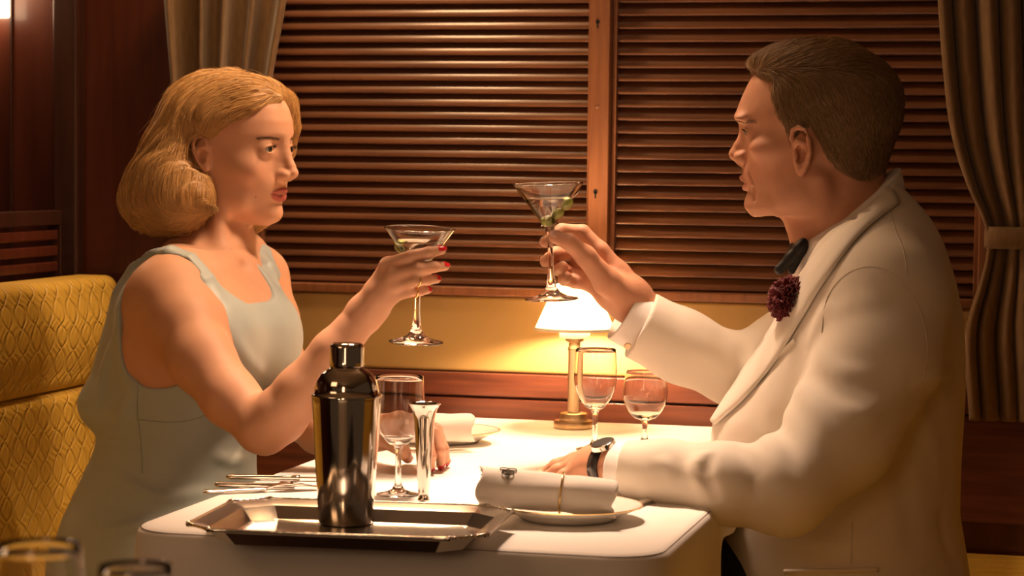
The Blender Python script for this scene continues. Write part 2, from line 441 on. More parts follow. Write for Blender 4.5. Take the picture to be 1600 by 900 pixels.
# benches
def bench(name, label, xf, sgn, y0, y1, zseat, seat_len, ztop=0.96, zseam=0.78):
    """xf: face of the backrest; sgn: +1 faces +x"""
    t = thing(name, label, 'bench', (xf, (y0 + y1) / 2, 0))
    hy = (y1 - y0) / 2
    def prism(pname, prof, mt, bevel=0.0):
        V, Fc = [], []; n = len(prof); ny = 2
        for y in (-hy, hy):
            for (a, z) in prof: V.append((sgn * a, y, z))
        for k in range(n):
            k2 = (k + 1) % n; Fc.append((k, k2, n + k2, n + k))
        Fc.append(tuple(range(n))[::-1]); Fc.append(tuple(range(n, 2 * n)))
        o = mesh_obj(pname, V, Fc, mt, t)
        b2 = bmesh.new(); b2.from_mesh(o.data); bmesh.ops.recalc_face_normals(b2, faces=b2.faces[:]); b2.to_mesh(o.data); b2.free()
        o.data.set_sharp_from_angle(angle=math.radians(55))
        return o
    def cushion(z0, z1, depth, bulge):
        pr = []
        m = 14; r = 0.022
        pr.append((-depth, z0)); 
        for k in range(7): a = -math.pi / 2 + k / 6 * math.pi / 2; pr.append((-r + r * math.cos(a), z0 + r + r * math.sin(a)))
        for k in range(1, m): s = k / m; pr.append((bulge * math.sin(math.pi * s), z0 + r + (z1 - z0 - 2 * r) * s))
        for k in range(7): a = k / 6 * math.pi / 2; pr.append((-r + r * math.cos(a), z1 - r + r * math.sin(a)))
        pr.append((-depth, z1))
        return pr
    prism('headrest', cushion(zseam, ztop, 0.07, 0.012), M['seat'])
    prism('backrest', cushion(zseat - 0.02, zseam - 0.001, 0.07, 0.006), M['seat'])
    pr = [(0.0, zseat - 0.12)]
    r = 0.03
    pr += [(seat_len - r + r * math.cos(a), zseat - 0.12 + r + r * math.sin(a)) for a in np.linspace(-math.pi / 2, 0, 6)]
    pr += [(seat_len - r + r * math.cos(a), zseat - r + r * math.sin(a)) for a in np.linspace(0, math.pi / 2, 6)]
    pr += [(0.0, zseat)]
    prism('seat_cushion', pr, M['seat'])
    prism('bench_base', [(-0.08, 0.0), (seat_len - 0.05, 0.0), (seat_len - 0.05, zseat - 0.125), (-0.015, zseat - 0.125), (-0.075, zseat - 0.02), (-0.075, ztop - 0.02), (-0.08, ztop - 0.02)], M['dark'])
    return t
bench('bench', 'yellow embossed leather bench with padded back behind the woman in the pale dress', -1.62, 1, 2.35, 3.665, 0.47, 0.47)
bench('bench', 'yellow leather bench under the man in the white jacket, at the lower right', 0.02, -1, 2.35, 3.68, 0.553, 0.40)
# neighbouring booth behind the left bench: slatted screen on top of a headrest
t = thing('slatted_screen', 'dark slatted wooden screen rising behind the top of the left yellow bench', 'screen', (-1.735, 3.1, 0.96))
bm = bmesh.new()
add_box(bm, (-0.014, -0.75, 0.085), (0.012, 0.592, 0.110)); add_box(bm, (-0.014, 0.562, -0.02), (0.012, 0.592, 0.085)); add_box(bm, (-0.014, -0.75, -0.96), (0.012, 0.592, -0.02))
bm_obj('frame', bm, M['dark'], t, bevel=0.002)
bm = bmesh.new()
for k in range(3): add_box(bm, (-0.006, -0.74, 0.004 + k * 0.0275), (0.008, 0.56, 0.022 + k * 0.0275))
bm_obj('slats', bm, M['panel'], t, bevel=0.003)

# ------------------------------------------------------------------ dining table and cloth
TX0, TX1, TY0, TY1, TZ = -1.063, -0.440, 2.412, 3.668, 0.74
t = thing('dining_table', 'dining table fully covered by the white tablecloth', 'table', ((TX0 + TX1) / 2, (TY0 + TY1) / 2, 0))
hx, hy = (TX1 - TX0) / 2 - 0.004, (TY1 - TY0) / 2 - 0.004
def rrect(hx, hy, r, n=14):
    out = []
    for (cx_, cy_, a0) in ((hx - r, hy - r, 0), (-hx + r, hy - r, 90), (-hx + r, -hy + r, 180), (hx - r, -hy + r, 270)):
        for k in range(n + 1):
            a = math.radians(a0 + 90 * k / n); out.append((cx_ + r * math.cos(a), cy_ + r * math.sin(a)))
    return out
pts = rrect(hx, hy, 0.06); bm = bmesh.new()
a_ = [bm.verts.new((x, y, 0.705)) for x, y in pts]; b_ = [bm.verts.new((x, y, 0.7375)) for x, y in pts]
for k in range(len(pts)): k2 = (k + 1) % len(pts); bm.faces.new((a_[k], a_[k2], b_[k2], b_[k]))
bm.faces.new(b_); bm.faces.new(a_[::-1])
bm_obj('tabletop', bm, M['dark'], t)
lathe('pedestal', [(0, 0), (0.13, 0), (0.13, 0.02), (0.05, 0.05), (0.04, 0.10), (0.04, 0.66), (0.12, 0.705), (0, 0.705)], M['dark'], t, 32).location = (0, -0.38, 0)
# the cloth: flat top, rounded edge, hanging skirt with soft folds that flares outwards at the corners
per = []
hx, hy, R_ = (TX1 - TX0) / 2, (TY1 - TY0) / 2, 0.065
base = rrect(hx, hy, R_, 24)
bp_ = np.array(base); nxt = np.roll(bp_, -1, 0); seg = np.linalg.norm(nxt - bp_, axis=1)
cum = np.concatenate([[0], np.cumsum(seg)]); NP = 560
s_ = np.linspace(0, cum[-1], NP, endpoint=False)
bx = np.interp(s_, cum, np.append(bp_[:, 0], bp_[0, 0])); by = np.interp(s_, cum, np.append(bp_[:, 1], bp_[0, 1]))
tx = np.roll(bx, -1) - np.roll(bx, 1); ty = np.roll(by, -1) - np.roll(by, 1); ln = np.hypot(tx, ty)
nx_, ny_ = ty / ln, -tx / ln
corner = np.zeros(NP)
for (sx, sy) in ((1, 1), (-1, 1), (-1, -1), (1, -1)):
    corner += np.exp(-((bx - sx * (hx - 0.02)) ** 2 + (by - sy * (hy - 0.02)) ** 2) / (2 * 0.075 ** 2))
V = []; NT = 26
for k in range(1, NT + 1):
    f = (k / NT)
    V.append(np.stack([bx * f - nx_ * 0.012 * f, by * f - ny_ * 0.012 * f, np.full(NP, TZ) + 0.0004 * np.sin(9 * bx * f + 4) * np.sin(7 * by * f)], 1))
NE = 8
for k in range(1, NE + 1):
    a = math.pi / 2 * k / NE
    off = -0.012 + 0.012 * math.sin(a); z = TZ - 0.012 + 0.012 * math.cos(a)
    V.append(np.stack([bx + nx_ * off, by + ny_ * off, np.full(NP, z)], 1))
ND = 40
fold = np.sin(s_ * 60 + 1.3 * np.sin(s_ * 9)) * 0.6 + np.sin(s_ * 23 + 1.1) * 0.6
backmask = np.clip((hy - 0.02 - by) / 0.04, 0, 1)
lap = np.clip((by + 0.34) / 0.16, 0, 1); lap = lap * lap * (3 - 2 * lap) * np.where(bx > 0, 0.265, 0.215) * np.clip((np.abs(bx) - hx + 0.05) / 0.04, 0, 1)
for k in range(1, ND + 1):
    q = k / ND; dz = q * (0.30 - lap)
    amp = (0.004 + 0.022 * corner) * (q ** 0.8)
    out = (amp * fold + 0.030 * corner * q + 0.004 * q + 0.0012) * backmask
    V.append(np.stack([bx + nx_ * out, by + ny_ * out, np.full(NP, TZ - 0.012 - dz + 0.004 * corner * q)], 1))
V = np.array(V); nr = len(V)
verts = np.vstack([[[0, 0, TZ]], V.reshape(-1, 3)]); Fc = []
for k in range(NP): Fc.append((0, 1 + k, 1 + (k + 1) % NP))
idx = 1 + np.arange(nr * NP).reshape(nr, NP); i2 = np.roll(idx, -1, 1)
Fc += np.stack([idx[:-1], idx[1:], i2[1:], i2[:-1]], -1).reshape(-1, 4).tolist()
verts[:, 0] += 0; 
tcl = mesh_obj('tablecloth', verts - np.array([0, 0, TZ]), Fc, M['cloth'])
tcl.location = ((TX0 + TX1) / 2, (TY0 + TY1) / 2, TZ)
tag(tcl, 'white linen tablecloth draped over the dining table between the couple', 'tablecloth')
b2 = bmesh.new(); b2.from_mesh(tcl.data); bmesh.ops.recalc_face_normals(b2, faces=b2.faces[:]); b2.to_mesh(tcl.data); b2.free()
md = tcl.modifiers.new('thick', 'SOLIDIFY'); md.thickness = 0.0012; md.offset = -1.0
TOP = TZ + 0.0008

# ------------------------------------------------------------------ tableware
def on_table(px, py): return Pz(px, py, TZ)
# table lamp
lp = on_table(896, 669)
t = thing('table_lamp', 'brass table lamp with a glowing white shade at the window end of the table', 'lamp', (lp[0], lp[1], TOP))
lathe('base', [(0, 0), (0.0305, 0), (0.0315, 0.002), (0.0315, 0.010), (0.030, 0.012), (0.0225, 0.012), (0.0225, 0.0215), (0.0205, 0.024), (0.011, 0.025), (0, 0.025)], M['brass'], t)
lathe('column', [(0, 0.0245), (0.0098, 0.0245), (0.0098, 0.122), (0.0108, 0.124), (0.0108, 0.127), (0.0095, 0.129), (0.0095, 0.136), (0.0150, 0.139), (0.0150, 0.143), (0, 0.143)], M['brass'], t, 40)
lathe('collar', [(0, 0.1432), (0.0235, 0.1432), (0.0245, 0.145), (0.0245, 0.151), (0.0235, 0.153), (0.016, 0.153), (0.012, 0.158), (0, 0.158)], M['ivory'], t, 40)
o = lathe('lamp_shade', [(0.0630, 0.156), (0.0625, 0.1565), (0.0310, 0.228), (0.0315, 0.2285)], M['shade'], t, 72)
md = o.modifiers.new('thick', 'SOLIDIFY'); md.thickness = 0.0015
o = lathe('shade_trim', [(0.0640, 0.1555), (0.0645, 0.157), (0.0635, 0.160), (0.0622, 0.160), (0.0622, 0.1555), (0.0640, 0.1555)], M['ivory'], t, 72)
lathe('bulb', [(0, 0.157), (0.008, 0.158), (0.010, 0.161), (0.008, 0.165), (0, 0.167)], M['bulb'], t, 24)
l = bpy.data.lights.new('table_lamp_light', 'POINT'); l.energy = 12.0; l.color = (1.0, 0.64, 0.37); l.shadow_soft_size = 0.010
lo_ = bpy.data.objects.new('table_lamp_light', l); COL.objects.link(lo_); lo_.parent = t; lo_.location = (0, 0, 0.180)

def goblet_profile(h, rb, rmax, zmax, rrim, rstem=0.0037, rfoot=0.0295, zbowl=0.07, wall=0.0008):
    """outer then inner profile of a stemmed glass"""
    out = [(0, 0.0), (rfoot - 0.001, 0.0), (rfoot, 0.0008), (rfoot - 0.001, 0.0018), (rfoot * 0.6, 0.0035), (rfoot * 0.28, 0.0075), (rstem * 1.25, 0.014), (rstem, 0.022), (rstem * 0.95, zbowl - 0.016), (rstem * 1.25, zbowl - 0.008)]
    bowl = []
    n = 16
    for k in range(n + 1):
        s = k / n
        z = zbowl - 0.004 + (zmax - zbowl + 0.004) * s
        r = rstem * 1.6 + (rmax - rstem * 1.6) * math.sin(math.pi / 2 * s) ** rb
        bowl.append((r, z))
    for k in range(1, 9):
        s = k / 8; bowl.append((rmax + (rrim - rmax) * (s ** 1.6), zmax + (h - zmax) * s))
    inner = [(max(r - wall, 0.0), z + 0.0007 * (1 - min(1, i / 10))) for i, (r, z) in enumerate(bowl)]
    inner[0] = (0.0, bowl[0][1] + 0.006); inner = [inner[0]] + [q for q in inner[1:] if q[1] > inner[0][1] + 0.0004]
    rim = [(rrim - wall * 0.3, h + 0.0003), (rrim - wall * 0.7, h + 0.0003)]
    return out + bowl + rim + inner[::-1]
def wine_glass(pos, label, **kw):
    t = thing('wine_glass', label, 'glass', (pos[0], pos[1], TOP))
    lathe('glass', goblet_profile(**kw), M['glass'], t, 72)
    return t
wine_glass(on_table(622, 774), 'empty wine glass standing between the cocktail shaker and the silver jigger', h=0.150, rb=0.60, rmax=0.0325, zmax=0.108, rrim=0.0305, zbowl=0.066, rfoot=0.0275)
wine_glass(on_table(929, 703), 'taller empty wine glass, directly in front of the table lamp', h=0.1485, rb=0.62, rmax=0.0318, zmax=0.108, rrim=0.0295, zbowl=0.062, rfoot=0.0275)
wine_glass(on_table(1007, 699), 'shorter round empty wine glass behind the wrist of the man', h=0.1130, rb=0.50, rmax=0.0335, zmax=0.082, rrim=0.0285, zbowl=0.044, rfoot=0.0270)

# serving tray, shaker, jigger
tc = np.array([-0.790, 2.432])
t = thing('serving_tray', 'silver serving tray with clipped corners and an ornate rim under the shaker', 'tray', (tc[0], tc[1], TOP), rot=(0, 0, math.radians(5.0)))
def octa(hx, hy, c): return np.array([(hx - c, -hy), (hx, -hy + c), (hx, hy - c), (hx - c, hy), (-hx + c, hy), (-hx, hy - c), (-hx, -hy + c), (-hx + c, -hy)])
def densify(p, n=10):
    out = []
    for i in range(len(p)):
        a, b_ = p[i], p[(i + 1) % len(p)]
        for k in range(n): out.append(a + (b_ - a) * k / n)
    return np.array(out)
HX, HY, CC = 0.167, 0.121, 0.036
rings = [(densify(octa(HX - 0.034, HY - 0.034, CC - 0.012)), 0.0022), (densify(octa(HX - 0.031, HY - 0.031, CC - 0.011)), 0.0026), (densify(octa(HX - 0.019, HY - 0.019, CC - 0.006)), 0.0165), (densify(octa(HX - 0.014, HY - 0.014, CC - 0.004)), 0.0185), (densify(octa(HX - 0.003, HY - 0.003, CC)), 0.0215), (densify(octa(HX, HY, CC)), 0.0225)]
V = []; Fc = []
for p, z in rings: V += [(x, y, z) for x, y in p]
n = len(rings[0][0])
for r_ in range(len(rings) - 1):
    for k in range(n): k2 = (k + 1) % n; Fc.append((r_ * n + k, r_ * n + k2, (r_ + 1) * n + k2, (r_ + 1) * n + k))
Fc.append(tuple(range(n)))
o = mesh_obj('dish', V, Fc, M['tray'], t); o.data.set_sharp_from_angle(angle=math.radians(25))
md = o.modifiers.new('thick', 'SOLIDIFY'); md.thickness = 0.0014; md.offset = -1
# gadrooned rim: beaded tube following the edge
p = densify(octa(HX - 0.001, HY - 0.001, CC), 60); m_ = len(p)
cumd = np.concatenate([[0], np.cumsum(np.linalg.norm(np.roll(p, -1, 0) - p, axis=1))])[:-1]
rad = 0.0016 + 0.0002 * np.sin(cumd * 2 * math.pi / 0.0075)
oc = octa(HX - 0.001, HY - 0.001, CC)
dcor = np.min(np.linalg.norm(p[:, None] - oc[None], axis=2), axis=1)
rad += 0.0013 * np.exp(-(dcor / 0.010) ** 2) * (1 + 0.5 * np.sin(cumd * 1500))
tube('rim', np.column_stack([p, np.full(m_, 0.0228)]), rad, M['silver'], t, 8, True)

sp_ = Pz(540, 817, TOP + 0.003)
t = thing('cocktail_shaker', 'tall polished steel cocktail shaker standing on the silver tray', 'shaker', (sp_[0], sp_[1], TOP + 0.0026))
lathe('tumbler', [(0, 0.0), (0.0295, 0.0), (0.0312, 0.002), (0.0330, 0.030), (0.0365, 0.085), (0.0390, 0.128), (0.0398, 0.143), (0.0398, 0.146), (0, 0.146)], M['steel'], t, 96)
lathe('strainer_lid', [(0, 0.1462), (0.0405, 0.1462), (0.0408, 0.1485), (0.0395, 0.1500), (0.0372, 0.1515), (0.0365, 0.157), (0.0345, 0.165), (0.0300, 0.173), (0.0225, 0.1785), (0.0195, 0.1800), (0.0187, 0.182), (0, 0.182)], M['steel'], t, 96)
lathe('cap', [(0, 0.1822), (0.0200, 0.1822), (0.0203, 0.184), (0.0196, 0.187), (0.0196, 0.203), (0.0186, 0.2065), (0.0160, 0.2085), (0, 0.209)], M['steel'], t, 72)
jp = Pz(662, 782, TOP + 0.003)
t = thing('jigger', 'slender silver double jigger with a flared top beside the wine glass', 'jigger', (jp[0], jp[1], TOP + 0.0022))
lathe('cup', [(0.0, 0.0), (0.0072, 0.0), (0.0078, 0.001), (0.0072, 0.003), (0.0062, 0.005), (0.0068, 0.012), (0.0085, 0.035), (0.0105, 0.065), (0.0120, 0.088), (0.0130, 0.102), (0.0150, 0.112), (0.0185, 0.119), (0.0200, 0.1205), (0.0200, 0.1213), (0.0182, 0.1203), (0.0142, 0.112), (0.0121, 0.102), (0.011, 0.088), (0.0, 0.086)], M['steel'], t, 64)

# plates with rolled napkins
def plate(pos, label, r=0.0880):
    t = thing('side_plate', label, 'plate', (pos[0], pos[1], TOP))
    lathe('dish', [(0, 0.0022), (r * 0.52, 0.0022), (r * 0.60, 0.0005), (r * 0.63, 0.0005), (r * 0.66, 0.0030), (r * 0.80, 0.0095), (r, 0.0170), (r + 0.0003, 0.0178), (r - 0.0008, 0.0184), (r * 0.80, 0.0117), (r * 0.65, 0.0058), (r * 0.5, 0.0048), (0, 0.0048)], M['china'], t, 96)
    lathe('gilt_edge', [(r - 0.0016, 0.0182), (r - 0.0006, 0.01865), (r + 0.0006, 0.0181), (r + 0.0004, 0.0172), (r - 0.0002, 0.0171), (r - 0.0016, 0.0182)], M['gold'], t, 96)
    return t
def napkin_roll(A, B, label, emblem=False, rr=0.0275, flat=0.86):
    """rolled linen from A to B (axis points)"""
    A, B = np.array(A), np.array(B); c = (A + B) / 2; ax = B - A; L = np.linalg.norm(ax); ax /= L
    side = np.cross([0, 0, 1.0], ax); side /= np.linalg.norm(side); up = np.cross(ax, side)
    t = thing('napkin', label, 'napkin', c)
    m = t.matrix_basis.copy()
    for i in range(3): m[i][0] = ax[i]; m[i][1] = side[i]; m[i][2] = up[i]
    t.matrix_basis = m
    # spiral sheet: two and a half turns
    nu, nx2 = 150, 50
    V = np.zeros((nx2, nu, 3))
    for i in range(nx2):
        x = -L / 2 + L * i / (nx2 - 1)
        for j in range(nu):
            q = j / (nu - 1); th = q * 2.6 * 2 * math.pi + 0.6
            r_ = rr * (0.50 + 0.50 * q ** 0.8) + 0.0006 * math.sin(5 * th + 40 * x)
            r_ *= 1 - 0.05 * math.exp(-((x - 0.02) / 0.01) ** 2) * (1 if q > 0.6 else 0)
            yy, zz = r_ * math.cos(th), r_ * math.sin(th)
            zz = zz * flat; 
            e = 0.0035 * (1 - q) * (1 if i in (0, nx2 - 1) else 0)
            V[i, j] = (x + 0.003 * math.sin(3 * th + 1) * (abs(2 * x / L) ** 6) + (e if x < 0 else -e), yy, zz)
    idx = np.arange(nx2 * nu).reshape(nx2, nu)
    Fq = np.stack([idx[:-1, :-1], idx[1:, :-1], idx[1:, 1:], idx[:-1, 1:]], -1).reshape(-1, 4)
    o = mesh_obj('cloth', V.reshape(-1, 3), Fq, M['napkin'], t)
    md = o.modifiers.new('thick', 'SOLIDIFY'); md.thickness = 0.0016; md.offset = 0
    return t, ax, L
pp = Pz(888, 787, 0.7585)
plate(pp, 'white gilt-edged side plate at the near right, under the napkin with a printed mark')
A = Pz(749, 757, 0.7855); B = Pz(961, 779, 0.7720)
npk, ax, L = napkin_roll(A, B, 'rolled white napkin with a printed mark, on the near right side plate', True, 0.0265)
th_ = np.linspace(0, 2 * math.pi, 64, endpoint=False)
xr = 0.017
tube('napkin_ring', np.column_stack([np.full(64, xr) + 0.001 * np.cos(th_), 0.0277 * np.cos(th_), 0.0277 * 0.88 * np.sin(th_)]), 0.0011, M['gold'], npk, 8, True)
# stitched mark: two long links, two shorter links and a drop, pointing down
def on_roll(x, th, off=0.0013): return np.array([x, (0.0265 + off) * math.cos(th), (0.0265 + off) * 0.86 * math.sin(th)])
parts = []
def link(x0, x1, t0, t1):
    pts = [on_roll(x0 + (x1 - x0) * (0.5 + 0.5 * math.copysign(abs(math.cos(a)) ** 0.6, math.cos(a))), t0 + (t1 - t0) * (0.5 + 0.5 * math.copysign(abs(math.sin(a)) ** 0.6, math.sin(a)))) for a in np.linspace(0, 2 * math.pi, 28, endpoint=False)]
    parts.append(tube_arrays(np.array(pts), np.full(28, 0.00065), 6, True))
xe = -0.047
t0 = math.radians(-126)   # around towards the viewer's side, upper front
def tt(k): return math.radians(128 - 1.3 * k)
link(xe - 0.0095, xe - 0.0005, tt(20), tt(10)); link(xe + 0.0005, xe + 0.0095, tt(20), tt(10))
link(xe - 0.0068, xe - 0.0005, tt(8), tt(-2)); link(xe + 0.0005, xe + 0.0068, tt(8), tt(-2))
parts.append(tube_arrays(np.array([on_roll(xe - 0.003, tt(-4)), on_roll(xe + 0.003, tt(-4)), on_roll(xe, tt(-13))]), np.full(3, 0.001), 6, True))
V, Fc = join(parts); mesh_obj('printed_mark', V, Fc, M['ink'], npk)
pp2 = on_table(690, 690)
plate(pp2, 'white side plate at the far left of the table, beyond the hand of the woman')
A2 = Pz(628, 668, TOP + 0.034); B2 = Pz(738, 668, TOP + 0.034)
napkin_roll(A2, B2, 'plain rolled napkin on the far side plate, beyond the jigger', False, 0.0235, 0.9)

# cutlery
def cutlery(kind, p0, p1, label, z=0.0):
    """from handle end p0 to head end p1, lying on the cloth"""
    p0, p1 = np.array(p0), np.array(p1); d = p1 - p0; L = np.hypot(d[0], d[1]); yaw = math.atan2(d[1], d[0])
    t = thing(kind, label, 'cutlery', (p0[0], p0[1], TOP + z), rot=(0, 0, yaw), group='silver cutlery on the cloth')
    hl = L * 0.56
    xs = np.linspace(0, hl, 40); q = xs / hl
    wdt = 0.0062 + 0.0022 * np.cos(q * math.pi) ** 2 - 0.001 * q + 0.0016 * np.exp(-((q - 0.97) / 0.04) ** 2) + 0.0010 * np.exp(-((q - 0.03) / 0.03) ** 2)
    thk = 0.0034 if kind == 'table_knife' else 0.0026
    V = []; Fc = []; m = 12
    for x, w_ in zip(xs, wdt):
        e = min(1, x / 0.006) ** 0.5; e2 = 1.0
        for k in range(m):
            a = 2 * math.pi * k / m; V.append((x, w_ * e * math.cos(a) * 0.9, thk + thk * math.sin(a) * e))
    for i in range(len(xs) - 1):
        for k in range(m): k2 = (k + 1) % m; Fc.append((i * m + k, i * m + k2, (i + 1) * m + k2, (i + 1) * m + k))
    Fc.append(tuple(range(m))[::-1]); Fc.append(tuple((len(xs) - 1) * m + k for k in range(m)))
    mesh_obj('handle', V, Fc, M['silver'], t)
    for x0, dx, nb in ((0.004, 0.0024, 8), (hl - 0.004, -0.0024, 7)):      # beading at both ends of the handle
        xb = x0 + dx * np.linspace(0, nb - 1, nb * 10); wl = np.interp(xb, xs, wdt) * 0.6
        a = np.linspace(0, nb * 2 * math.pi, nb * 10)
        vs, fs = tube_arrays(np.column_stack([xb, wl * np.cos(a), thk + 0.8 * thk * np.sin(a) + 0.0003]), np.full(nb * 10, 0.0009), 6)
        mesh_obj('beading', vs, fs, M['silver'], t)
    bm = bmesh.new()
    if kind == 'table_knife':
        sh = [(hl - 0.002, -0.004), (hl + 0.01, -0.0075), (L - 0.02, -0.0095), (L - 0.004, -0.005), (L, 0.003), (L - 0.004, 0.006), (hl - 0.002, 0.005)]
        a_ = [bm.verts.new((x, y, 0.0030)) for x, y in sh]; b_ = [bm.verts.new((x, y, 0.0040)) for x, y in sh]
        bm.faces.new(a_[::-1]); bm.faces.new(b_)
        for k in range(len(sh)): k2 = (k + 1) % len(sh); bm.faces.new((a_[k], a_[k2], b_[k2], b_[k]))
        bm_obj('blade', bm, M['silver'], t, bevel=0.0004)
    else:
        sh = [(hl - 0.002, -0.003), (hl + 0.012, -0.0045), (hl + 0.024, -0.011), (L - 0.001, -0.0105), (L, -0.009), (L, -0.0075), (hl + 0.034, -0.0062), (hl + 0.034, -0.0048), (L, -0.0036), (L, -0.0018), (hl + 0.034, -0.0008), (hl + 0.034, 0.0008), (L, 0.0018), (L, 0.0036), (hl + 0.034, 0.0048), (hl + 0.034, 0.0062), (L, 0.0075), (L, 0.009), (L - 0.001, 0.0105), (hl + 0.024, 0.011), (hl + 0.012, 0.0045), (hl - 0.002, 0.003)]
        zf = lambda x: 0.003 + 0.007 * math.sin(math.pi * min(1, max(0, (x - hl) / (L - hl))))
        a_ = [bm.verts.new((x, y, zf(x) - 0.0007)) for x, y in sh]; b_ = [bm.verts.new((x, y, zf(x) + 0.0007)) for x, y in sh]
        bm.faces.new(a_[::-1]); bm.faces.new(b_)
        for k in range(len(sh)): k2 = (k + 1) % len(sh); bm.faces.new((a_[k], a_[k2], b_[k2], b_[k]))
        bmesh.ops.triangulate(bm, faces=bm.faces[:])
        bm_obj('tines', bm, M['silver'], t, bevel=0.0)
    return t
cutlery('table_knife', on_table(352, 750), on_table(560, 752), 'silver table knife lying furthest back of the cutlery on the left')
cutlery('table_knife', on_table(334, 762), on_table(560, 766), 'silver table knife in the middle of the cutlery on the left')
cutlery('fork', on_table(316, 773), on_table(492, 765), 'silver fork lying nearest the tray, left of the shaker', z=0.0)
cutlery('table_knife', on_table(985, 797), on_table(1045, 775), 'silver knife half hidden under the sleeve of the man')

# martini glasses, held in the raised hands
def martini(foot, rim, label, olives, rr, fill=0.62):
    foot, rim = np.array(foot), np.array(rim); ax = rim - foot; H = np.linalg.norm(ax); ax /= H
    t = thing('martini_glass', label, 'glass', foot)
    t.rotation_mode = 'QUATERNION'
    t.rotation_quaternion = Vector((0, 0, 1)).rotation_difference(Vector(ax))
    zb = H * 0.63; rf = 0.0375
    out = [(0, 0), (rf - 0.001, 0), (rf, 0.0008), (rf - 0.001, 0.0018), (rf * 0.62, 0.0045), (rf * 0.33, 0.010), (rf * 0.19, 0.018), (0.0052, 0.030), (0.0041, 0.045), (0.0040, zb - 0.02), (0.0052, zb - 0.008), (0.0075, zb), (0.0095, zb + 0.0035)]
    wall = 0.0008
    cone = [(0.0095 + (rr - 0.0095) * s, zb + 0.0035 + (H - zb - 0.0035) * s) for s in np.linspace(0, 1, 14)[1:]]
    inner = [(0.0, zb + 0.0045)] + [(max(0.0105 + (rr - wall - 0.0105) * s, 0.001), zb + 0.0065 + (H - zb - 0.0065) * s) for s in np.linspace(0, 1, 14)]
    lathe('glass', out + cone + [(rr - 0.0004, H + 0.0004), (rr - 0.0008, H + 0.0004)] + inner[::-1], M['glass'], t, 80)
    sl = fill
    lq = [(0, zb + 0.0041)] + [(0.0108 + (rr - wall - 0.0105) * s, zb + 0.0061 + (H - zb - 0.0065) * s) for s in np.linspace(0, sl, 10)]
    lathe('drink', lq + [(0, lq[-1][1])], M['liquid'], t, 80)
    return t, zb, H
mw_f, mw_r = P(650, 535, 3.158), P(656, 357, 3.140)
martini(mw_f, mw_r, 'martini glass with one olive, held up by the woman', 1, 0.0487, 0.66)
mm_f, mm_r = P(862, 468, 3.190), P(856.5, 287, 3.176)
martini(mm_f, mm_r, 'martini glass with a row of olives, held up by the man', 3, 0.0492, 0.62)
def olive(parent, loc, ax, r=0.0093, hole=True, name='olive'):
    bm = bmesh.new(); bmesh.ops.create_uvsphere(bm, u_segments=28, v_segments=18, radius=r, matrix=Matrix.Diagonal((1, 1, 1.18, 1)))
    o = bm_obj(name, bm, M['olive'], parent, smooth=True)
    o.location = [float(c) for c in loc]; o.rotation_mode = 'QUATERNION'; o.rotation_quaternion = Vector((0, 0, 1)).rotation_difference(Vector(ax))
    if hole:
        bm = bmesh.new(); bmesh.ops.create_uvsphere(bm, u_segments=16, v_segments=10, radius=r * 0.30, matrix=Matrix.Translation((0, 0, r * 1.13)) @ Matrix.Diagonal((1, 1, 0.4, 1)))
        bm_obj('hole', bm, M['pimento'], o, smooth=True)
    return o
ow = olive(None, P(627, 385, 3.142), -FW * 0.9 + RT * 0.3)
tag(ow, 'green olive in the martini glass of the woman', 'olive')
osp = [P(855.5, 344, 3.175), P(871.5, 332.5, 3.170), P(885, 318, 3.166)]
t = thing('olive_skewer', 'three green olives on a pick in the martini glass of the man', 'olives', osp[1])
dax = osp[2] - osp[0]; dax /= np.linalg.norm(dax)
for q in osp: olive(t, q - osp[1], dax, 0.0085, False)
tube('pick', np.array([osp[0] - dax * 0.012, osp[2] + dax * 0.022]) - osp[1], 0.0006, M['silver'], t, 8)

# foreground: neighbouring table edge with blurred glasses, low left
ft = thing('side_table', 'table in the foreground, below the lower left corner', 'table', (-0.66, 1.10, 0))
lathe('tabletop', [(0, 0.70), (0.34, 0.70), (0.345, 0.71), (0.345, 0.73), (0.34, 0.735), (0, 0.735)], M['dark'], ft, 64)
lathe('pedestal', [(0, 0), (0.2, 0), (0.2, 0.02), (0.04, 0.05), (0.035, 0.68), (0.09, 0.70), (0, 0.70)], M['dark'], ft, 32)
vs_, fs_ = [], []
for j_ in range(40):
    for k_ in range(160):
        a_ = 2 * math.pi * k_ / 160
        if j_ < 12: r_, z_ = 0.352 * (j_ + 0.02) / 12, 0.7362
        else:
            q_ = (j_ - 12) / 27; r_ = 0.352 + 0.004 * min(1, q_ * 8) + q_ * (0.02 + 0.018 * math.sin(a_ * 13)); z_ = 0.7362 - 0.006 * (1 - (1 - min(1, q_ * 8)) ** 2) - 0.32 * q_
        vs_.append((r_ * math.cos(a_), r_ * math.sin(a_), z_))
for j_ in range(39):
    for k_ in range(160): fs_.append((j_ * 160 + k_, j_ * 160 + (k_ + 1) % 160, (j_ + 1) * 160 + (k_ + 1) % 160, (j_ + 1) * 160 + k_))
mesh_obj('cloth', vs_, fs_, M['cloth'], ft)
for px_, d_, top_, rm_, lb in ((60, 1.42, 850, 0.030, 'blurred wine glass in the foreground at the lower left corner'), (212, 1.40, 884, 0.026, 'low blurred glass in the foreground, under the tablecloth corner')):
    g = P(px_, 950, d_); ztop = P(px_, top_, d_)[2]
    t = thing('wine_glass', lb, 'glass', (g[0], g[1], 0.7368), group='blurred foreground glasses')
    hh = ztop - 0.7368
    lathe('glass', goblet_profile(h=hh, rb=0.55, rmax=rm_, zmax=hh * 0.72, rrim=rm_ * 0.86, zbowl=hh * 0.42, rfoot=0.028), M['glass'], t, 48)

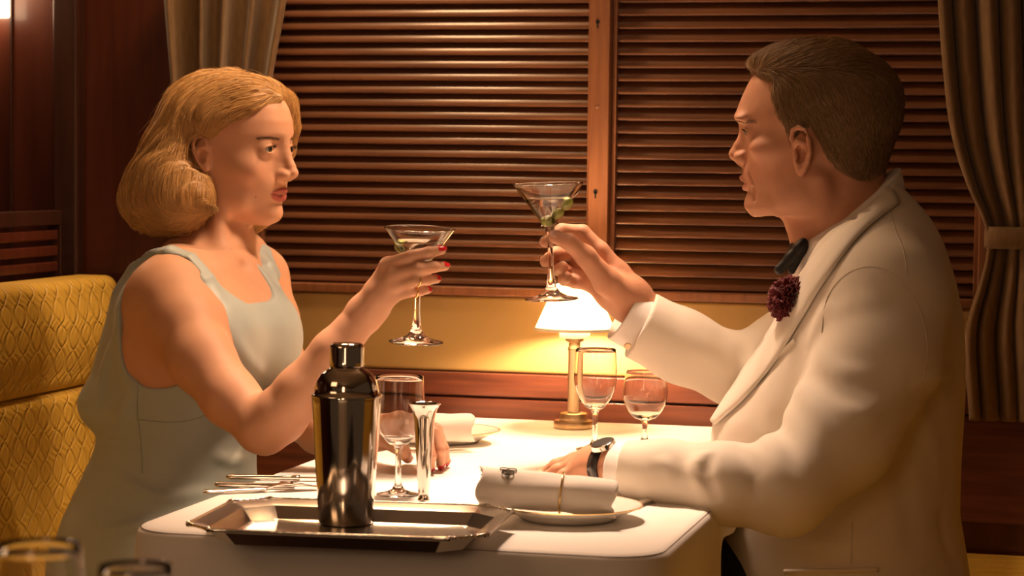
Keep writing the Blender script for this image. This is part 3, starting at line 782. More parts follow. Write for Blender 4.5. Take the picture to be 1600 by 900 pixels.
# ================================================================== figures: smooth implicit bodies turned into meshes
def smoothstep(a, b, x):
    t = np.clip((x - a) / (b - a), 0, 1); return t * t * (3 - 2 * t)
class Frame:
    def __init__(s, o, fwd, up=(0, 0, 1)):
        s.o = np.array(o, float); f = np.array(fwd, float); u = np.array(up, float)
        f = f / np.linalg.norm(f); l = np.cross(u, f); l /= np.linalg.norm(l); u = np.cross(f, l)
        s.X, s.Y, s.Z = f, l, u; s.R = np.stack([f, l, u])
    def w(s, x, y, z): return s.o + s.X * x + s.Y * y + s.Z * z          # local -> world
    def l(s, p): return (p - s.o) @ s.R.T                                # world -> local
def pr(f, c, R, op='u', k=0.01): return dict(f=f, c=np.array(c, float), R=float(R), op=op, k=k)
def capsule(a, b, ra, rb=None, op='u', k=0.01):
    a, b = np.array(a, float), np.array(b, float); rb = ra if rb is None else rb
    ab = b - a; L2 = ab @ ab + 1e-12
    def f(p):
        t = np.clip(((p - a) @ ab) / L2, 0, 1)
        return np.linalg.norm(p - a - t[:, None] * ab, axis=1) - (ra + (rb - ra) * t)
    return pr(f, (a + b) / 2, math.sqrt(L2) / 2 + max(ra, rb), op, k)
def chain(pts, rads, op='u', k=0.01):
    """one tapered limb through several joints"""
    P_ = np.array(pts, float); rads = list(rads) if not np.isscalar(rads) else [rads] * len(P_)
    caps = [capsule(P_[i], P_[i + 1], rads[i], rads[i + 1]) for i in range(len(P_) - 1)]
    kk = 0.35 * float(np.mean(rads))
    def f(p):
        d = caps[0]['f'](p)
        for c in caps[1:]:
            e = c['f'](p); h = np.maximum(kk - np.abs(d - e), 0) / kk
            d = np.minimum(d, e) - h * h * kk * 0.25
        return d
    c = (P_.min(0) + P_.max(0)) / 2
    return pr(f, c, np.max(np.linalg.norm(P_ - c, axis=1)) + max(rads), op, k)
def ell(fr, c, r, op='u', k=0.01, rot=None):
    """ellipsoid in a frame; rot: optional 3x3 rows = its own axes in frame coordinates"""
    c = np.array(c, float); r = np.array(r, float); A = np.eye(3) if rot is None else np.array(rot, float)
    def f(p):
        q = (fr.l(p) - c) @ A.T
        k0 = np.linalg.norm(q / r, axis=1); k1 = np.linalg.norm(q / (r * r), axis=1) + 1e-9
        return k0 * (k0 - 1) / k1
    return pr(f, fr.w(*c), r.max(), op, k)
def rbox(fr, c, h, rad, op='u', k=0.01, rot=None):
    c = np.array(c, float); h = np.array(h, float); A = np.eye(3) if rot is None else np.array(rot, float)
    def f(p):
        q = np.abs((fr.l(p) - c) @ A.T) - (h - rad)
        return np.linalg.norm(np.maximum(q, 0), axis=1) + np.minimum(q.max(1), 0) - rad
    return pr(f, fr.w(*c), np.linalg.norm(h), op, k)
def loft(fr, rows, op='u', k=0.01, off=0.0, cfrac=0.0):
    """rows: (z, front, back, halfwidth[, exponent[, ycentre]]) in millimetres, any order"""
    rows = sorted(rows, key=lambda r: r[0]); A = np.array([(list(r) + [2.2, 0.0][len(r) - 4:])[:6] if len(r) < 6 else r for r in rows], float)
    z = A[:, 0] * 1e-3; zz = np.linspace(z[0], z[-1], 240)
    def fine(col):
        v = np.interp(zz, z, col); kk = np.hanning(15)[1:-1]; kk /= kk.sum(); m = len(kk) // 2
        return np.convolve(np.pad(v, m, 'reflect', reflect_type='odd'), kk, 'valid')
    F, B, W, E, YC_ = (fine(A[:, i] * (1e-3 if i in (1, 2, 3, 5) else 1)) for i in range(1, 6))
    def f(p):
        q = fr.l(p); zc = np.clip(q[:, 2], z[0], z[-1])
        Fz, Bz, Wz, Ez, Yz = (np.interp(zc, zz, a) for a in (F, B, W, E, YC_))
        cx_ = (Fz + Bz) / 2 + cfrac * (Fz - Bz); dx = q[:, 0] - cx_; dy = q[:, 1] - Yz
        ax_ = np.maximum(np.where(dx > 0, Fz - cx_, cx_ - Bz) + off, 1e-4); wy = np.maximum(Wz + off, 1e-4)
        r = (np.abs(dx / ax_) ** Ez + np.abs(dy / wy) ** Ez) ** (1 / Ez)
        v = np.hypot(dx, dy)
        d = v - np.where(r > 1e-6, v / np.maximum(r, 1e-6), np.minimum(ax_, wy))
        dz = np.abs(q[:, 2] - zc)
        dz = np.maximum(dz - off, 0) if off else dz
        return np.where(dz > 0, np.hypot(np.maximum(d, 0), dz) + np.minimum(d, 0) * (dz < 1e-9), d)
    zm = (z[0] + z[-1]) / 2; xm = (A[:, 1].max() + A[:, 2].min()) / 2e3
    R = math.sqrt(((z[-1] - z[0]) / 2) ** 2 + ((A[:, 1].max() - A[:, 2].min()) / 2e3) ** 2 + (A[:, 3].max() * 1e-3 + np.abs(A[:, 5]).max() * 1e-3) ** 2) + off
    return pr(f, fr.w(xm, 0, zm), R, op, k)
def half(fr, n, d, op='i', k=0.002):
    """half space: local point q kept where q.n <= d"""
    n = np.array(n, float); n /= np.linalg.norm(n)
    return pr(lambda p: fr.l(p) @ n - d, fr.o, 1e3, op, k)
def ridge(pts, amp, wid):
    """cloth fold: raises (or sinks) the surface along a line"""
    P_ = np.array(pts, float)
    def f(p):
        d = np.full(len(p), 1e9)
        for i in range(len(P_) - 1):
            a, ab = P_[i], P_[i + 1] - P_[i]; t = np.clip(((p - a) @ ab) / (ab @ ab + 1e-12), 0, 1)
            d = np.minimum(d, np.linalg.norm(p - a - t[:, None] * ab, axis=1))
        # fades at both ends
        L = np.linalg.norm(P_[-1] - P_[0]) + 1e-9
        s = np.clip(((p - P_[0]) @ (P_[-1] - P_[0])) / L / L, -0.3, 1.3)
        fade = np.clip(1.15 - (2 * s - 1) ** 2, 0, 1)
        return -amp * np.exp(-(d / wid) ** 2) * fade
    c = (P_.min(0) + P_.max(0)) / 2
    return pr(f, c, np.max(np.linalg.norm(P_ - c, axis=1)) + 2.2 * wid, 'add', 0)
def warp(f, c, R): return pr(f, c, R, 'add', 0)

def ev(prims, p, cull=True):
    d = np.full(len(p), 0.5)
    lo, hi = p.min(0), p.max(0); cc = (lo + hi) / 2; rc = np.linalg.norm(hi - lo) / 2
    for q in prims:
        if cull and q['R'] < 100 and np.linalg.norm(q['c'] - cc) > q['R'] + rc + q['k'] + (0.03 if q['op'] != 'add' else 0): continue
        e = q['f'](p); k = q['k']; op = q['op']
        if op == 'u':
            h = np.maximum(k - np.abs(d - e), 0) / max(k, 1e-9); d = np.minimum(d, e) - h * h * k * 0.25
        elif op == 's':
            h = np.maximum(k - np.abs(d + e), 0) / max(k, 1e-9); d = np.maximum(d, -e) + h * h * k * 0.25
        elif op == 'i':
            h = np.maximum(k - np.abs(d - e), 0) / max(k, 1e-9); d = np.maximum(d, e) + h * h * k * 0.25
        else: d = d + e
    return d
def ev_sorted(prims, p, n=4096):
    """evaluate many points, in spatially coherent chunks"""
    key = np.floor(p / 0.04).astype(np.int64); o = np.lexsort((key[:, 2], key[:, 1], key[:, 0])); d = np.empty(len(p))
    for i in range(0, len(p), n):
        s = o[i:i + n]; d[s] = ev(prims, p[s])
    return d
def grad(prims, p, e=0.0006):
    g = np.empty_like(p)
    for a in range(3):
        q = p.copy(); q[:, a] += e; r = p.copy(); r[:, a] -= e
        g[:, a] = (ev_sorted(prims, q) - ev_sorted(prims, r)) / (2 * e)
    return g
def project(prims, p, off=0.0, it=2):
    p = p.copy()
    for _ in range(it):
        d = ev_sorted(prims, p) - off; g = grad(prims, p); g2 = (g * g).sum(1) + 1e-6
        st = -(d / np.maximum(g2, 0.15))[:, None] * g
        ln = np.linalg.norm(st, axis=1, keepdims=True); st *= np.minimum(1, 0.01 / np.maximum(ln, 1e-9))
        p += st
    return p

def polygonize(prims, h, lo, hi, fine=None, proj=1):
    """surface nets over a sparse grid. fine: list of (centre, radius): those parts get half the step"""
    S = 8; lo = np.array(lo, float); hi = np.array(hi, float); H = S * h
    n = np.ceil((hi - lo) / H).astype(int)
    gx = [lo[a] + H * np.arange(n[a] + 1) for a in range(3)]
    G = np.stack(np.meshgrid(*gx, indexing='ij'), -1); D = ev_sorted(prims, G.reshape(-1, 3)).reshape(G.shape[:3])
    near = np.abs(D) < H * 1.25
    blk = np.zeros(tuple(n), bool); mn = np.full(tuple(n), 1e9); mx = np.full(tuple(n), -1e9)
    for a in (0, 1):
        for b in (0, 1):
            for c in (0, 1):
                s = (slice(a, n[0] + a), slice(b, n[1] + b), slice(c, n[2] + c))
                blk |= near[s]; mn = np.minimum(mn, D[s]); mx = np.maximum(mx, D[s])
    blk |= (mn < 0) & (mx > 0)
    ids = np.argwhere(blk)
    loc = np.stack(np.meshgrid(*[np.arange(S + 1)] * 3, indexing='ij'), -1).reshape(-1, 3)
    big = n * S + 2
    pack = lambda ijk: (ijk[..., 0].astype(np.int64) * big[1] + ijk[..., 1]) * big[2] + ijk[..., 2]
    KEY, VERT, QK, QF = [], [], [], []
    o8 = [np.array(c) for c in np.ndindex(2, 2, 2)]
    edges = [(a, b) for a in range(8) for b in range(8) if b > a and np.abs(o8[a] - o8[b]).sum() == 1]
    CH = 12
    for i in range(0, len(ids), CH):
        bb = ids[i:i + CH]; ijk = bb[:, None, :] * S + loc[None]; p = lo + h * ijk
        d = ev(prims, p.reshape(-1, 3)).reshape(len(bb), S + 1, S + 1, S + 1)
        if d.min() > 0 or d.max() < 0: continue
        cor = [d[:, o[0]:S + o[0], o[1]:S + o[1], o[2]:S + o[2]] for o in o8]
        ins = np.stack([c < 0 for c in cor]); act = ins.any(0) & ~ins.all(0)
        w_ = np.argwhere(act)
        if not len(w_): continue
        cv = np.stack([c[act] for c in cor], 1)
        acc = np.zeros((len(w_), 3)); cnt = np.zeros(len(w_))
        for a, b in edges:
            da, db = cv[:, a], cv[:, b]; m = (da < 0) != (db < 0)
            t = np.where(m, da / np.where(m, da - db, 1), 0)
            acc += np.where(m[:, None], o8[a] + t[:, None] * (o8[b] - o8[a]), 0); cnt += m
        base = bb[w_[:, 0]] * S + w_[:, 1:]
        KEY.append(pack(base)); VERT.append(lo + h * (base + acc / cnt[:, None]))
        for a in range(3):
            sa = [slice(0, S)] * 3; sb = [slice(0, S)] * 3; sb[a] = slice(1, S + 1)
            A, B = d[(slice(None), *sa)], d[(slice(None), *sb)]; m = (A < 0) != (B < 0)
            e = np.argwhere(m)
            if not len(e): continue
            g = bb[e[:, 0]] * S + e[:, 1:]; b1, b2 = (a + 1) % 3, (a + 2) % 3
            u = np.zeros(3, int); u[b1] = 1; v = np.zeros(3, int); v[b2] = 1
            q = np.stack([pack(g - u - v), pack(g - v), pack(g), pack(g - u)], 1)
            fl = A[m] > 0
            q[fl] = q[fl][:, ::-1]; QK.append(q)
    KEY = np.concatenate(KEY); VERT = np.concatenate(VERT); QK = np.concatenate(QK)
    so = np.argsort(KEY); ks = KEY[so]
    ix = np.clip(np.searchsorted(ks, QK), 0, len(ks) - 1); ok = (ks[ix] == QK).all(1)
    Q = so[ix[ok]]
    V = project(prims, VERT, 0.0, proj) if proj else VERT
    # keep surface nets vertex where the projection strayed
    far = np.linalg.norm(V - VERT, axis=1) > h; V[far] = VERT[far]
    faces = None
    if fine:
        reg = np.zeros(len(V), bool)
        for c, r in fine: reg |= np.linalg.norm(V - np.array(c), axis=1) < r
        V, faces = split_region(V, Q, reg)
        new = np.arange(len(VERT), len(V))
        Vn = project(prims, V[new], 0.0, 2); fa = np.linalg.norm(Vn - V[new], axis=1) > h; Vn[fa] = V[new][fa]; V[new] = Vn
    return V, (Q if faces is None else faces)
def split_region(V, Q, reg):
    inq = reg[Q].all(1); E = np.sort(np.stack([Q, np.roll(Q, -1, 1)], -1), -1)       # (nq,4,2)
    N = len(V); ek = E[..., 0].astype(np.int64) * N + E[..., 1]
    ue = np.unique(ek[inq]); mid = np.stack([ue // N, ue % N], 1)
    n0 = len(V); fc = np.flatnonzero(inq); n1 = n0 + len(ue)
    V2 = np.vstack([V, V[mid].mean(1), V[Q[fc]].mean(1)])
    me = np.searchsorted(ue, ek); mec = np.clip(me, 0, len(ue) - 1); has = ue[mec] == ek
    faces = []
    qf = Q[fc]; mf = n0 + mec[fc]; cc = n1 + np.arange(len(fc))
    for k in range(4):
        faces += np.stack([qf[:, k], mf[:, k], cc, mf[:, k - 1]], 1).tolist()
    out = np.flatnonzero(~inq); touched = has[out].any(1)
    faces += Q[out[~touched]].tolist()
    for i in out[touched]:
        f = []
        for k in range(4):
            f.append(int(Q[i, k]))
            if has[i, k]: f.append(int(n0 + mec[i, k]))
        faces.append(f)
    return V2, faces
def set_color(o, col):
    a = o.data.color_attributes.new('Col', 'FLOAT_COLOR', 'POINT')
    c = np.ones((len(o.data.vertices), 4), np.float32); c[:, :3] = col; a.data.foreach_set('color', c.ravel())
def seen_surface(prims, pxs, d0=2.6, d1=3.7):
    """points on the surface of prims along sight lines (px, py); lines that only graze it give the nearest surface point"""
    pxs = np.asarray(pxs, float); V = FW[None] + RT[None] * ((pxs[:, :1] - 800) / FPX) - UP[None] * ((pxs[:, 1:2] - 450) / FPX)
    d = np.full(len(pxs), d0); best = np.full(len(pxs), 1e9); bd = d.copy(); live = np.ones(len(pxs), bool); hit = ~live
    for _ in range(260):
        i = np.flatnonzero(live)
        if not len(i): break
        e = ev(prims, CAM + V[i] * d[i, None], False); b = e < best[i]; best[i[b]] = e[b]; bd[i[b]] = d[i[b]]
        h = e < 0.0006; hit[i[h]] = True; live[i[h]] = False
        k = i[~h]; d[k] += np.clip(e[~h] * 0.7, 0.0008, 0.02); live[k[d[k] > d1]] = False
    p = CAM + V * np.where(hit, d, bd)[:, None]
    return np.where(hit[:, None], p, project(prims, p, 0.0, 5))
def bounds_of(prims, pad=0.02):
    lo = np.min([q['c'] - q['R'] for q in prims if q['op'] == 'u' and q['R'] < 100], 0); hi = np.max([q['c'] + q['R'] for q in prims if q['op'] == 'u' and q['R'] < 100], 0)
    return lo - pad, hi + pad
def world_org(o):
    v = np.zeros(3)
    while o is not None: v = v + np.array(o.location); o = o.parent
    return v
def body_obj(name, prims, h, material, parent, fine=None, color=None, origin=None, box_=None, proj=1):
    lo, hi = box_ if box_ else bounds_of(prims)
    V, Fc = polygonize(prims, h, lo, hi, fine, proj)
    org = world_org(parent)
    o = mesh_obj(name, V - org, Fc, material, parent)
    if color is not None: set_color(o, color(V) if callable(color) else color)
    return o
def noise3(p, s, seed=0):
    r = np.random.default_rng(seed); out = np.zeros(len(p))
    for _ in range(6):
        k = r.normal(size=3); k /= np.linalg.norm(k); out += np.sin((p @ k) * 2 * math.pi / s * (0.7 + 0.6 * r.random()) + r.random() * 6.28)
    return out / 6
def strands(name, prims, seeds, flow, length, rad, material, parent, steps=8, off=(0.0, 0.002), lift=0.0, col=None, colvar=0.12, seed=1, avoid=()):
    """hair: thin tapered strands that follow the surface of prims along flow(p, n)"""
    r = np.random.default_rng(seed); p = seeds.copy(); N = len(p)
    L = length(p) if callable(length) else np.full(N, length); L = L * (0.75 + 0.5 * r.random(N))
    offs = off[0] + (off[1] - off[0]) * r.random(N)
    pts = [None] * (steps + 1); jit = r.normal(size=(N, 3)) * 0.06
    for s in range(steps + 1):
        g = grad(prims, p, 0.0015); n = g / (np.linalg.norm(g, axis=1, keepdims=True) + 1e-9)
        d = ev_sorted(prims, p)
        p = p - (d / np.maximum(np.linalg.norm(g, axis=1), 0.5))[:, None] * n * 0.9
        q = s / steps
        pts[s] = p + n * (offs[:, None] * min(1, 0.25 + q * 1.5) + (lift(p) if callable(lift) else lift)[:, None] * q if callable(lift) else offs[:, None] * min(1, 0.25 + q * 1.5) + lift * q)
        f = flow(p, n) + jit; f = f - (f * n).sum(1, keepdims=True) * n
        f /= np.linalg.norm(f, axis=1, keepdims=True) + 1e-9
        p = p + f * (L / steps)[:, None]
    A = np.stack(pts, 1)                                             # N, S+1, 3
    stp = np.linalg.norm(np.diff(A, axis=1), axis=2); A = A[(stp.max(1) < 1.7 * L / steps + 0.001)]
    for c_, r_ in avoid:
        A = A[(np.linalg.norm(A - np.array(c_), axis=2) > r_).all(1)]
    N = len(A)
    t = np.gradient(A, axis=1); t /= np.linalg.norm(t, axis=2, keepdims=True) + 1e-9
    ref = r.normal(size=(N, 1, 3)); u = np.cross(t, ref); u /= np.linalg.norm(u, axis=2, keepdims=True) + 1e-9; v = np.cross(t, u)
    prof = (np.array([0.7, 1, 1, 1, 0.95, 0.85, 0.7, 0.45, 0.12]) if steps == 8 else np.interp(np.linspace(0, 1, steps + 1), [0, .15, .7, 1], [.7, 1, .9, .12]))
    rr = rad * (0.7 + 0.6 * r.random(N))[:, None] * prof[None]
    ring = [A + rr[..., None] * (math.cos(a) * u + math.sin(a) * v) for a in (0, 2.094, 4.189)]
    V = np.stack(ring, 2).reshape(-1, 3)
    b = (np.arange(N) * (steps + 1) * 3)[:, None, None] + (np.arange(steps) * 3)[None, :, None] + np.arange(3)[None, None]
    b2 = (np.arange(N) * (steps + 1) * 3)[:, None, None] + (np.arange(steps) * 3)[None, :, None] + ((np.arange(3) + 1) % 3)[None, None]
    Fq = np.stack([b, b2, b2 + 3, b + 3], -1).reshape(-1, 4)
    org = world_org(parent)
    o = mesh_obj(name, V - org, Fq, material, parent)
    o['kind'] = 'stuff'
    if col is not None:
        c = np.array(col)[None] * (1 + colvar * r.normal(size=(N, 1))); c = np.clip(c, 0.003, 1)
        set_color(o, np.repeat(c, (steps + 1) * 3, 0))
    return o
def surf_samples(o, n, mask, seed=3):
    """random points on a mesh where mask(points) holds"""
    me = o.data; V = np.empty(len(me.vertices) * 3); me.vertices.foreach_get('co', V); V = V.reshape(-1, 3) + world_org(o)
    me.calc_loop_triangles(); T = np.empty(len(me.loop_triangles) * 3, int); me.loop_triangles.foreach_get('vertices', T); T = T.reshape(-1, 3)
    a, b, c = V[T[:, 0]], V[T[:, 1]], V[T[:, 2]]
    w_ = np.linalg.norm(np.cross(b - a, c - a), axis=1) * mask((a + b + c) / 3)
    r = np.random.default_rng(seed); i = r.choice(len(T), n, p=w_ / w_.sum()); s = r.random((n, 2)); s1 = np.sqrt(s[:, :1])
    return a[i] * (1 - s1) + b[i] * s1 * (1 - s[:, 1:]) + c[i] * s1 * s[:, 1:]
def poly_sd(poly):
    """signed distance to a polygon (negative inside), 2-D"""
    poly = np.array(poly, float); a = poly; b = np.roll(poly, -1, 0)
    def f(q):
        d = np.full(len(q), 1e9); ins = np.zeros(len(q), bool)
        for i in range(len(a)):
            e = b[i] - a[i]; w_ = q - a[i]; t = np.clip((w_ @ e) / (e @ e), 0, 1)
            d = np.minimum(d, np.linalg.norm(w_ - t[:, None] * e, axis=1))
            c1 = (a[i, 1] <= q[:, 1]) != (b[i, 1] <= q[:, 1])
            xi = a[i, 0] + (q[:, 1] - a[i, 1]) / np.where(abs(b[i, 1] - a[i, 1]) < 1e-12, 1e-12, b[i, 1] - a[i, 1]) * e[0]
            ins ^= c1 & (q[:, 0] < xi)
        return np.where(ins, -d, d)
    return f

# ------------------------------------------------------------------ shared anatomy
def face_prims(fr, s, ex=0.078, ey=0.031, ez=0.0, er=0.0120, nose=None, lips=None, male=False, lid=0.0048):
    """eyes with lids, nose, lips for a head whose loft has no nose; all in metres in the head frame"""
    out = []
    N = nose
    # socket hollows, nose, then lids over the eyeball with the slit
    for sg in (1, -1):
        out.append(ell(fr, (ex + 0.0205, sg * (ey - 0.003), ez + 0.0025), (0.0120, 0.0160, 0.0105), 's', 0.014))
    out += [chain([fr.w(*q) for q in N['body']], N['rbody'], 'u', 0.012), chain([fr.w(*q) for q in N['bridge']], N['rb'], 'u', 0.010)]
    for sg in (1, -1):
        out.append(ell(fr, (N['ala'][0], sg * N['ala'][1], N['ala'][2]), N['ra'], 'u', 0.006))
    for sg in (1, -1):
        out.append(ell(fr, (ex, sg * ey, ez), (er + 0.0009,) * 3, 'u', 0.009))
        out.append(ell(fr, (ex + 0.012, sg * (ey + 0.001), ez - 0.0006), (0.0075, 0.0128, lid), 's', 0.0012))
        # crease above the upper lid
        arc = [fr.w(ex + 0.0125 - 0.35 * abs(t) * 0.012 / 1.0, sg * ey + t * 0.0125, ez + 0.0082 - 0.0030 * t * t) for t in np.linspace(-1, 1, 7)]
        out.append(chain(arc, 0.0009, 's', 0.0025))
    L = lips
    for (zz, xx, rr, dz) in ((L['zu'], L['xu'], L['ru'], 1), (L['zl'], L['xl'], L['rl'], -1)):
        pts, rs = [], []
        for t in np.linspace(-1, 1, 13):
            a = 1 - t * t
            y = t * L['w']
            x = L['xc'] + (xx - L['xc']) * a ** 0.75
            bow = -0.0012 * math.exp(-(t / 0.16) ** 2) if dz > 0 else 0
            z = L['zm'] + (zz - L['zm']) * a ** 0.9 + bow + L.get('tilt', 0) * abs(t)
            pts.append(fr.w(x, y, z)); rs.append(0.0012 + (rr - 0.0012) * a ** 0.6)
        out.append(chain(pts, rs, 'u', 0.0035))
    pts = [fr.w(L['xc'] + 0.0005 + (L['xm'] - L['xc']) * (1 - t * t) ** 0.75, t * L['w'] * 1.03, L['zm'] + 0.0005 + L.get('tilt', 0) * abs(t)) for t in np.linspace(-1, 1, 13)]
    out.append(chain(pts, 0.0008, 's', 0.0022))
    for sg in (1, -1):
        out.append(ell(fr, (N['nos'][0], sg * N['nos'][1], N['nos'][2]), N['rn'], 's', 0.002))
    return out
def ear_prims(fr, c, size=1.0, side=-1, tilt=0.12):
    """ear: rim, folds, hollow and lobe. c: centre in the head frame; side: sign of its local y"""
    out = []
    def q(u, v, o_):      # u forward, v up, o outwards
        ca, sa = math.cos(tilt), math.sin(tilt)
        x = (u * ca - v * sa * -1) * size; z = (v * ca - u * sa) * size
        x = (u * 0.80 * ca - v * sa) * size
        return fr.w(c[0] + x, c[1] + side * (o_ * size + max(0, -u) * 0.24 * size), c[2] + z)
    rim = [(0.010, 0.004, 0.002), (0.014, 0.016, 0.003), (0.010, 0.027, 0.005), (0.000, 0.032, 0.007), (-0.010, 0.028, 0.009), (-0.0165, 0.016, 0.010), (-0.0165, 0.002, 0.010), (-0.011, -0.011, 0.008), (-0.004, -0.021, 0.006), (0.003, -0.027, 0.004)]
    out.append(chain([q(-0.002, 0.010, 0.0), q(-0.001, -0.010, 0.0)], [0.0125 * size, 0.010 * size], 'u', 0.006))
    out.append(chain([q(*a) for a in rim], [0.0026 * size] + [0.0031 * size] * 7 + [0.0040 * size, 0.0050 * size], 'u', 0.003))
    out.append(chain([q(0.006, -0.022, 0.003), q(0.009, -0.012, 0.002)], [0.0052 * size, 0.004 * size], 'u', 0.005))           # lobe
    out.append(chain([q(-0.002, 0.021, 0.004), q(-0.0085, 0.010, 0.0065), q(-0.0095, -0.003, 0.0065), q(-0.004, -0.012, 0.0055)], 0.0030 * size, 'u', 0.003))   # inner fold
    out.append(ell(fr, (c[0] + 0.001 * size, c[1] + side * 0.0095 * size, c[2] - 0.003 * size), (0.0070 * size, 0.010 * size, 0.0115 * size), 's', 0.004))      # hollow
    out.append(ell(fr, (c[0] - 0.001 * size, c[1] + side * 0.012 * size, c[2] + 0.021 * size), (0.007 * size, 0.005 * size, 0.006 * size), 's', 0.004))
    out.append(chain([q(0.0105, -0.001, 0.003), q(0.009, -0.007, 0.004)], 0.0036 * size, 'u', 0.003))                           # tragus
    return out
def eyeball(parent, fr, c, gaze, r, iris):
    """white, iris, pupil: one ball looking along gaze"""
    z = np.array(gaze, float); z /= np.linalg.norm(z); n1, n2 = 40, 28
    x = np.cross(z, [0.1, 0.2, 0.97]); x /= np.linalg.norm(x); y = np.cross(z, x)
    vs = [z * r * 1.0]; th = np.concatenate([np.linspace(0, 0.56, 10)[1:], np.linspace(0.56, math.pi, 18)[1:-1]])
    for a in th:
        bulge = 1 + 0.035 * math.exp(-(a / 0.42) ** 4)
        for k in range(n1):
            f = 2 * math.pi * k / n1; vs.append(r * bulge * (math.cos(a) * z + math.sin(a) * (math.cos(f) * x + math.sin(f) * y)))
    vs[0] = z * r * 1.035; vs.append(-z * r); fs, mi = [], []
    for k in range(n1): fs.append((0, 1 + k, 1 + (k + 1) % n1)); mi.append(2)
    for j in range(len(th) - 1):
        for k in range(n1):
            k2 = (k + 1) % n1; fs.append((1 + j * n1 + k, 1 + (j + 1) * n1 + k, 1 + (j + 1) * n1 + k2, 1 + j * n1 + k2)); a = th[j + 1]
            mi.append(2 if a < 0.23 else 1 if a < 0.55 else 0)
    b = 1 + (len(th) - 1) * n1
    for k in range(n1): fs.append((b + k, len(vs) - 1, b + (k + 1) % n1)); mi.append(0)
    o = mesh_obj('eye', np.array(vs), fs, None, parent, mats=[M['eyewhite'], iris, M['pupil']], fmat=mi)
    o.location = [float(v) for v in fr.w(*c) - np.array(parent.location)]
    return o
def nail(parent, tip, direction, out, L, W, material, name='nail'):
    """fingernail: small curved shield on the back of a finger end"""
    d = np.array(direction, float); d /= np.linalg.norm(d); o_ = np.array(out, float); o_ -= d * (o_ @ d); o_ /= np.linalg.norm(o_); s = np.cross(d, o_)
    V, Fc = [], []; nu, nv = 9, 9
    for i in range(nu):
        u = i / (nu - 1)
        for j in range(nv):
            v = 2 * j / (nv - 1) - 1
            wd = W / 2 * (1 - 0.5 * max(0, (u - 0.6) / 0.4) ** 2.2) * (0.85 + 0.15 * min(1, u / 0.3))
            V.append(np.array(tip) + d * (u - 1) * L + s * v * wd + o_ * (-0.0016 * v * v * (W / 0.009) - 0.0006 * (2 * u - 1) ** 2 + 0.0004))
    idx = np.arange(nu * nv).reshape(nu, nv); Fq = np.stack([idx[:-1, :-1], idx[1:, :-1], idx[1:, 1:], idx[:-1, 1:]], -1).reshape(-1, 4)
    o = mesh_obj(name, np.array(V) - np.array(parent.location), Fq, material, parent)
    md = o.modifiers.new('thick', 'SOLIDIFY'); md.thickness = 0.0011; md.offset = -0.6
    return o
def fingers(spec, k=0.005):
    """spec: list of (points, radii)"""
    return [chain(p, r, 'u', k) for p, r in spec]
M['skin_f'] = mat('skin_fair', (0.60, 0.35, 0.23, 1), 0.56, sss=0.12, attr='Col', bump=(900, 0.06, 0.0006), spec=0.4)
M['skin_m'] = mat('skin_weathered', (0.52, 0.28, 0.18, 1), 0.52, sss=0.10, attr='Col', bump=(500, 0.16, 0.0009), spec=0.4)
M['eyewhite'] = mat('eye_white', (0.30, 0.25, 0.22, 1), 0.2, coat=0.4, vary=(40, (0.33, 0.28, 0.24, 1), 1, (1, 1, 1)))
M['iris_b'] = mat('iris_blue', (0.06, 0.09, 0.11, 1), 0.12, coat=1.0, vary=(300, (0.09, 0.12, 0.14, 1), 1, (1, 1, 1)))
M['iris_h'] = mat('iris_hazel', (0.045, 0.040, 0.026, 1), 0.12, coat=1.0, vary=(300, (0.065, 0.055, 0.034, 1), 1, (1, 1, 1)))
M['pupil'] = mat('pupil', (0.004, 0.004, 0.004, 1), 0.05, coat=1.0)
M['blonde'] = mat('blonde_hair', (0.55, 0.33, 0.13, 1), 0.36, attr='Col', spec=0.55, bump=(400, 0.3, 0.001, (3, 3, 0.3)))
M['sandy'] = mat('sandy_hair', (0.21, 0.125, 0.06, 1), 0.42, attr='Col', spec=0.5, bump=(700, 0.5, 0.001))
M['satin'] = mat('pale_satin', (0.36, 0.43, 0.425, 1), 0.46, sheen=0.3, bump=(800, 0.05, 0.0004))
M['seam'] = mat('dress_seam', (0.28, 0.335, 0.33, 1), 0.5, bump=(900, 0.1, 0.0003))
M['jacket'] = mat('ivory_wool', (0.72, 0.655, 0.55, 1), 0.78, sheen=0.35, bump=(900, 0.16, 0.0006))
M['lapel'] = mat('ivory_lapel', (0.74, 0.68, 0.58, 1), 0.66, sheen=0.3, bump=(900, 0.12, 0.0005))
M['shirt'] = mat('white_shirt', (0.84, 0.80, 0.75, 1), 0.72, sheen=0.15, bump=(1100, 0.12, 0.0004))
M['stitch'] = mat('ivory_seam', (0.60, 0.54, 0.45, 1), 0.85, bump=(900, 0.2, 0.0004))
M['bow'] = mat('black_silk', (0.006, 0.006, 0.007, 1), 0.5, sheen=0.0, bump=(700, 0.1, 0.0004))
M['trouser'] = mat('black_wool', (0.012, 0.011, 0.012, 1), 0.8, bump=(700, 0.15, 0.0005))
M['leather'] = mat('black_leather', (0.012, 0.010, 0.009, 1), 0.3, coat=0.3, bump=(200, 0.1, 0.0006))
M['petal'] = mat('crimson_petal', (0.16, 0.004, 0.010, 1), 0.6, sheen=0.1, vary=(90, (0.09, 0.002, 0.006, 1), 1, (1, 1, 1)))
M['stem'] = mat('flower_green', (0.035, 0.05, 0.015, 1), 0.6, bump=(200, 0.1, 0.0005))
M['polish'] = mat('red_nail_polish', (0.50, 0.012, 0.018, 1), 0.15, coat=0.8, bump=(50, 0.02, 0.0003))
M['nailm'] = mat('bare_nail', (0.60, 0.36, 0.27, 1), 0.28, coat=0.2, bump=(300, 0.05, 0.0003))
M['pearl'] = mat('pearl', (0.85, 0.78, 0.70, 1), 0.2, coat=0.8, bump=(50, 0.02, 0.0003))
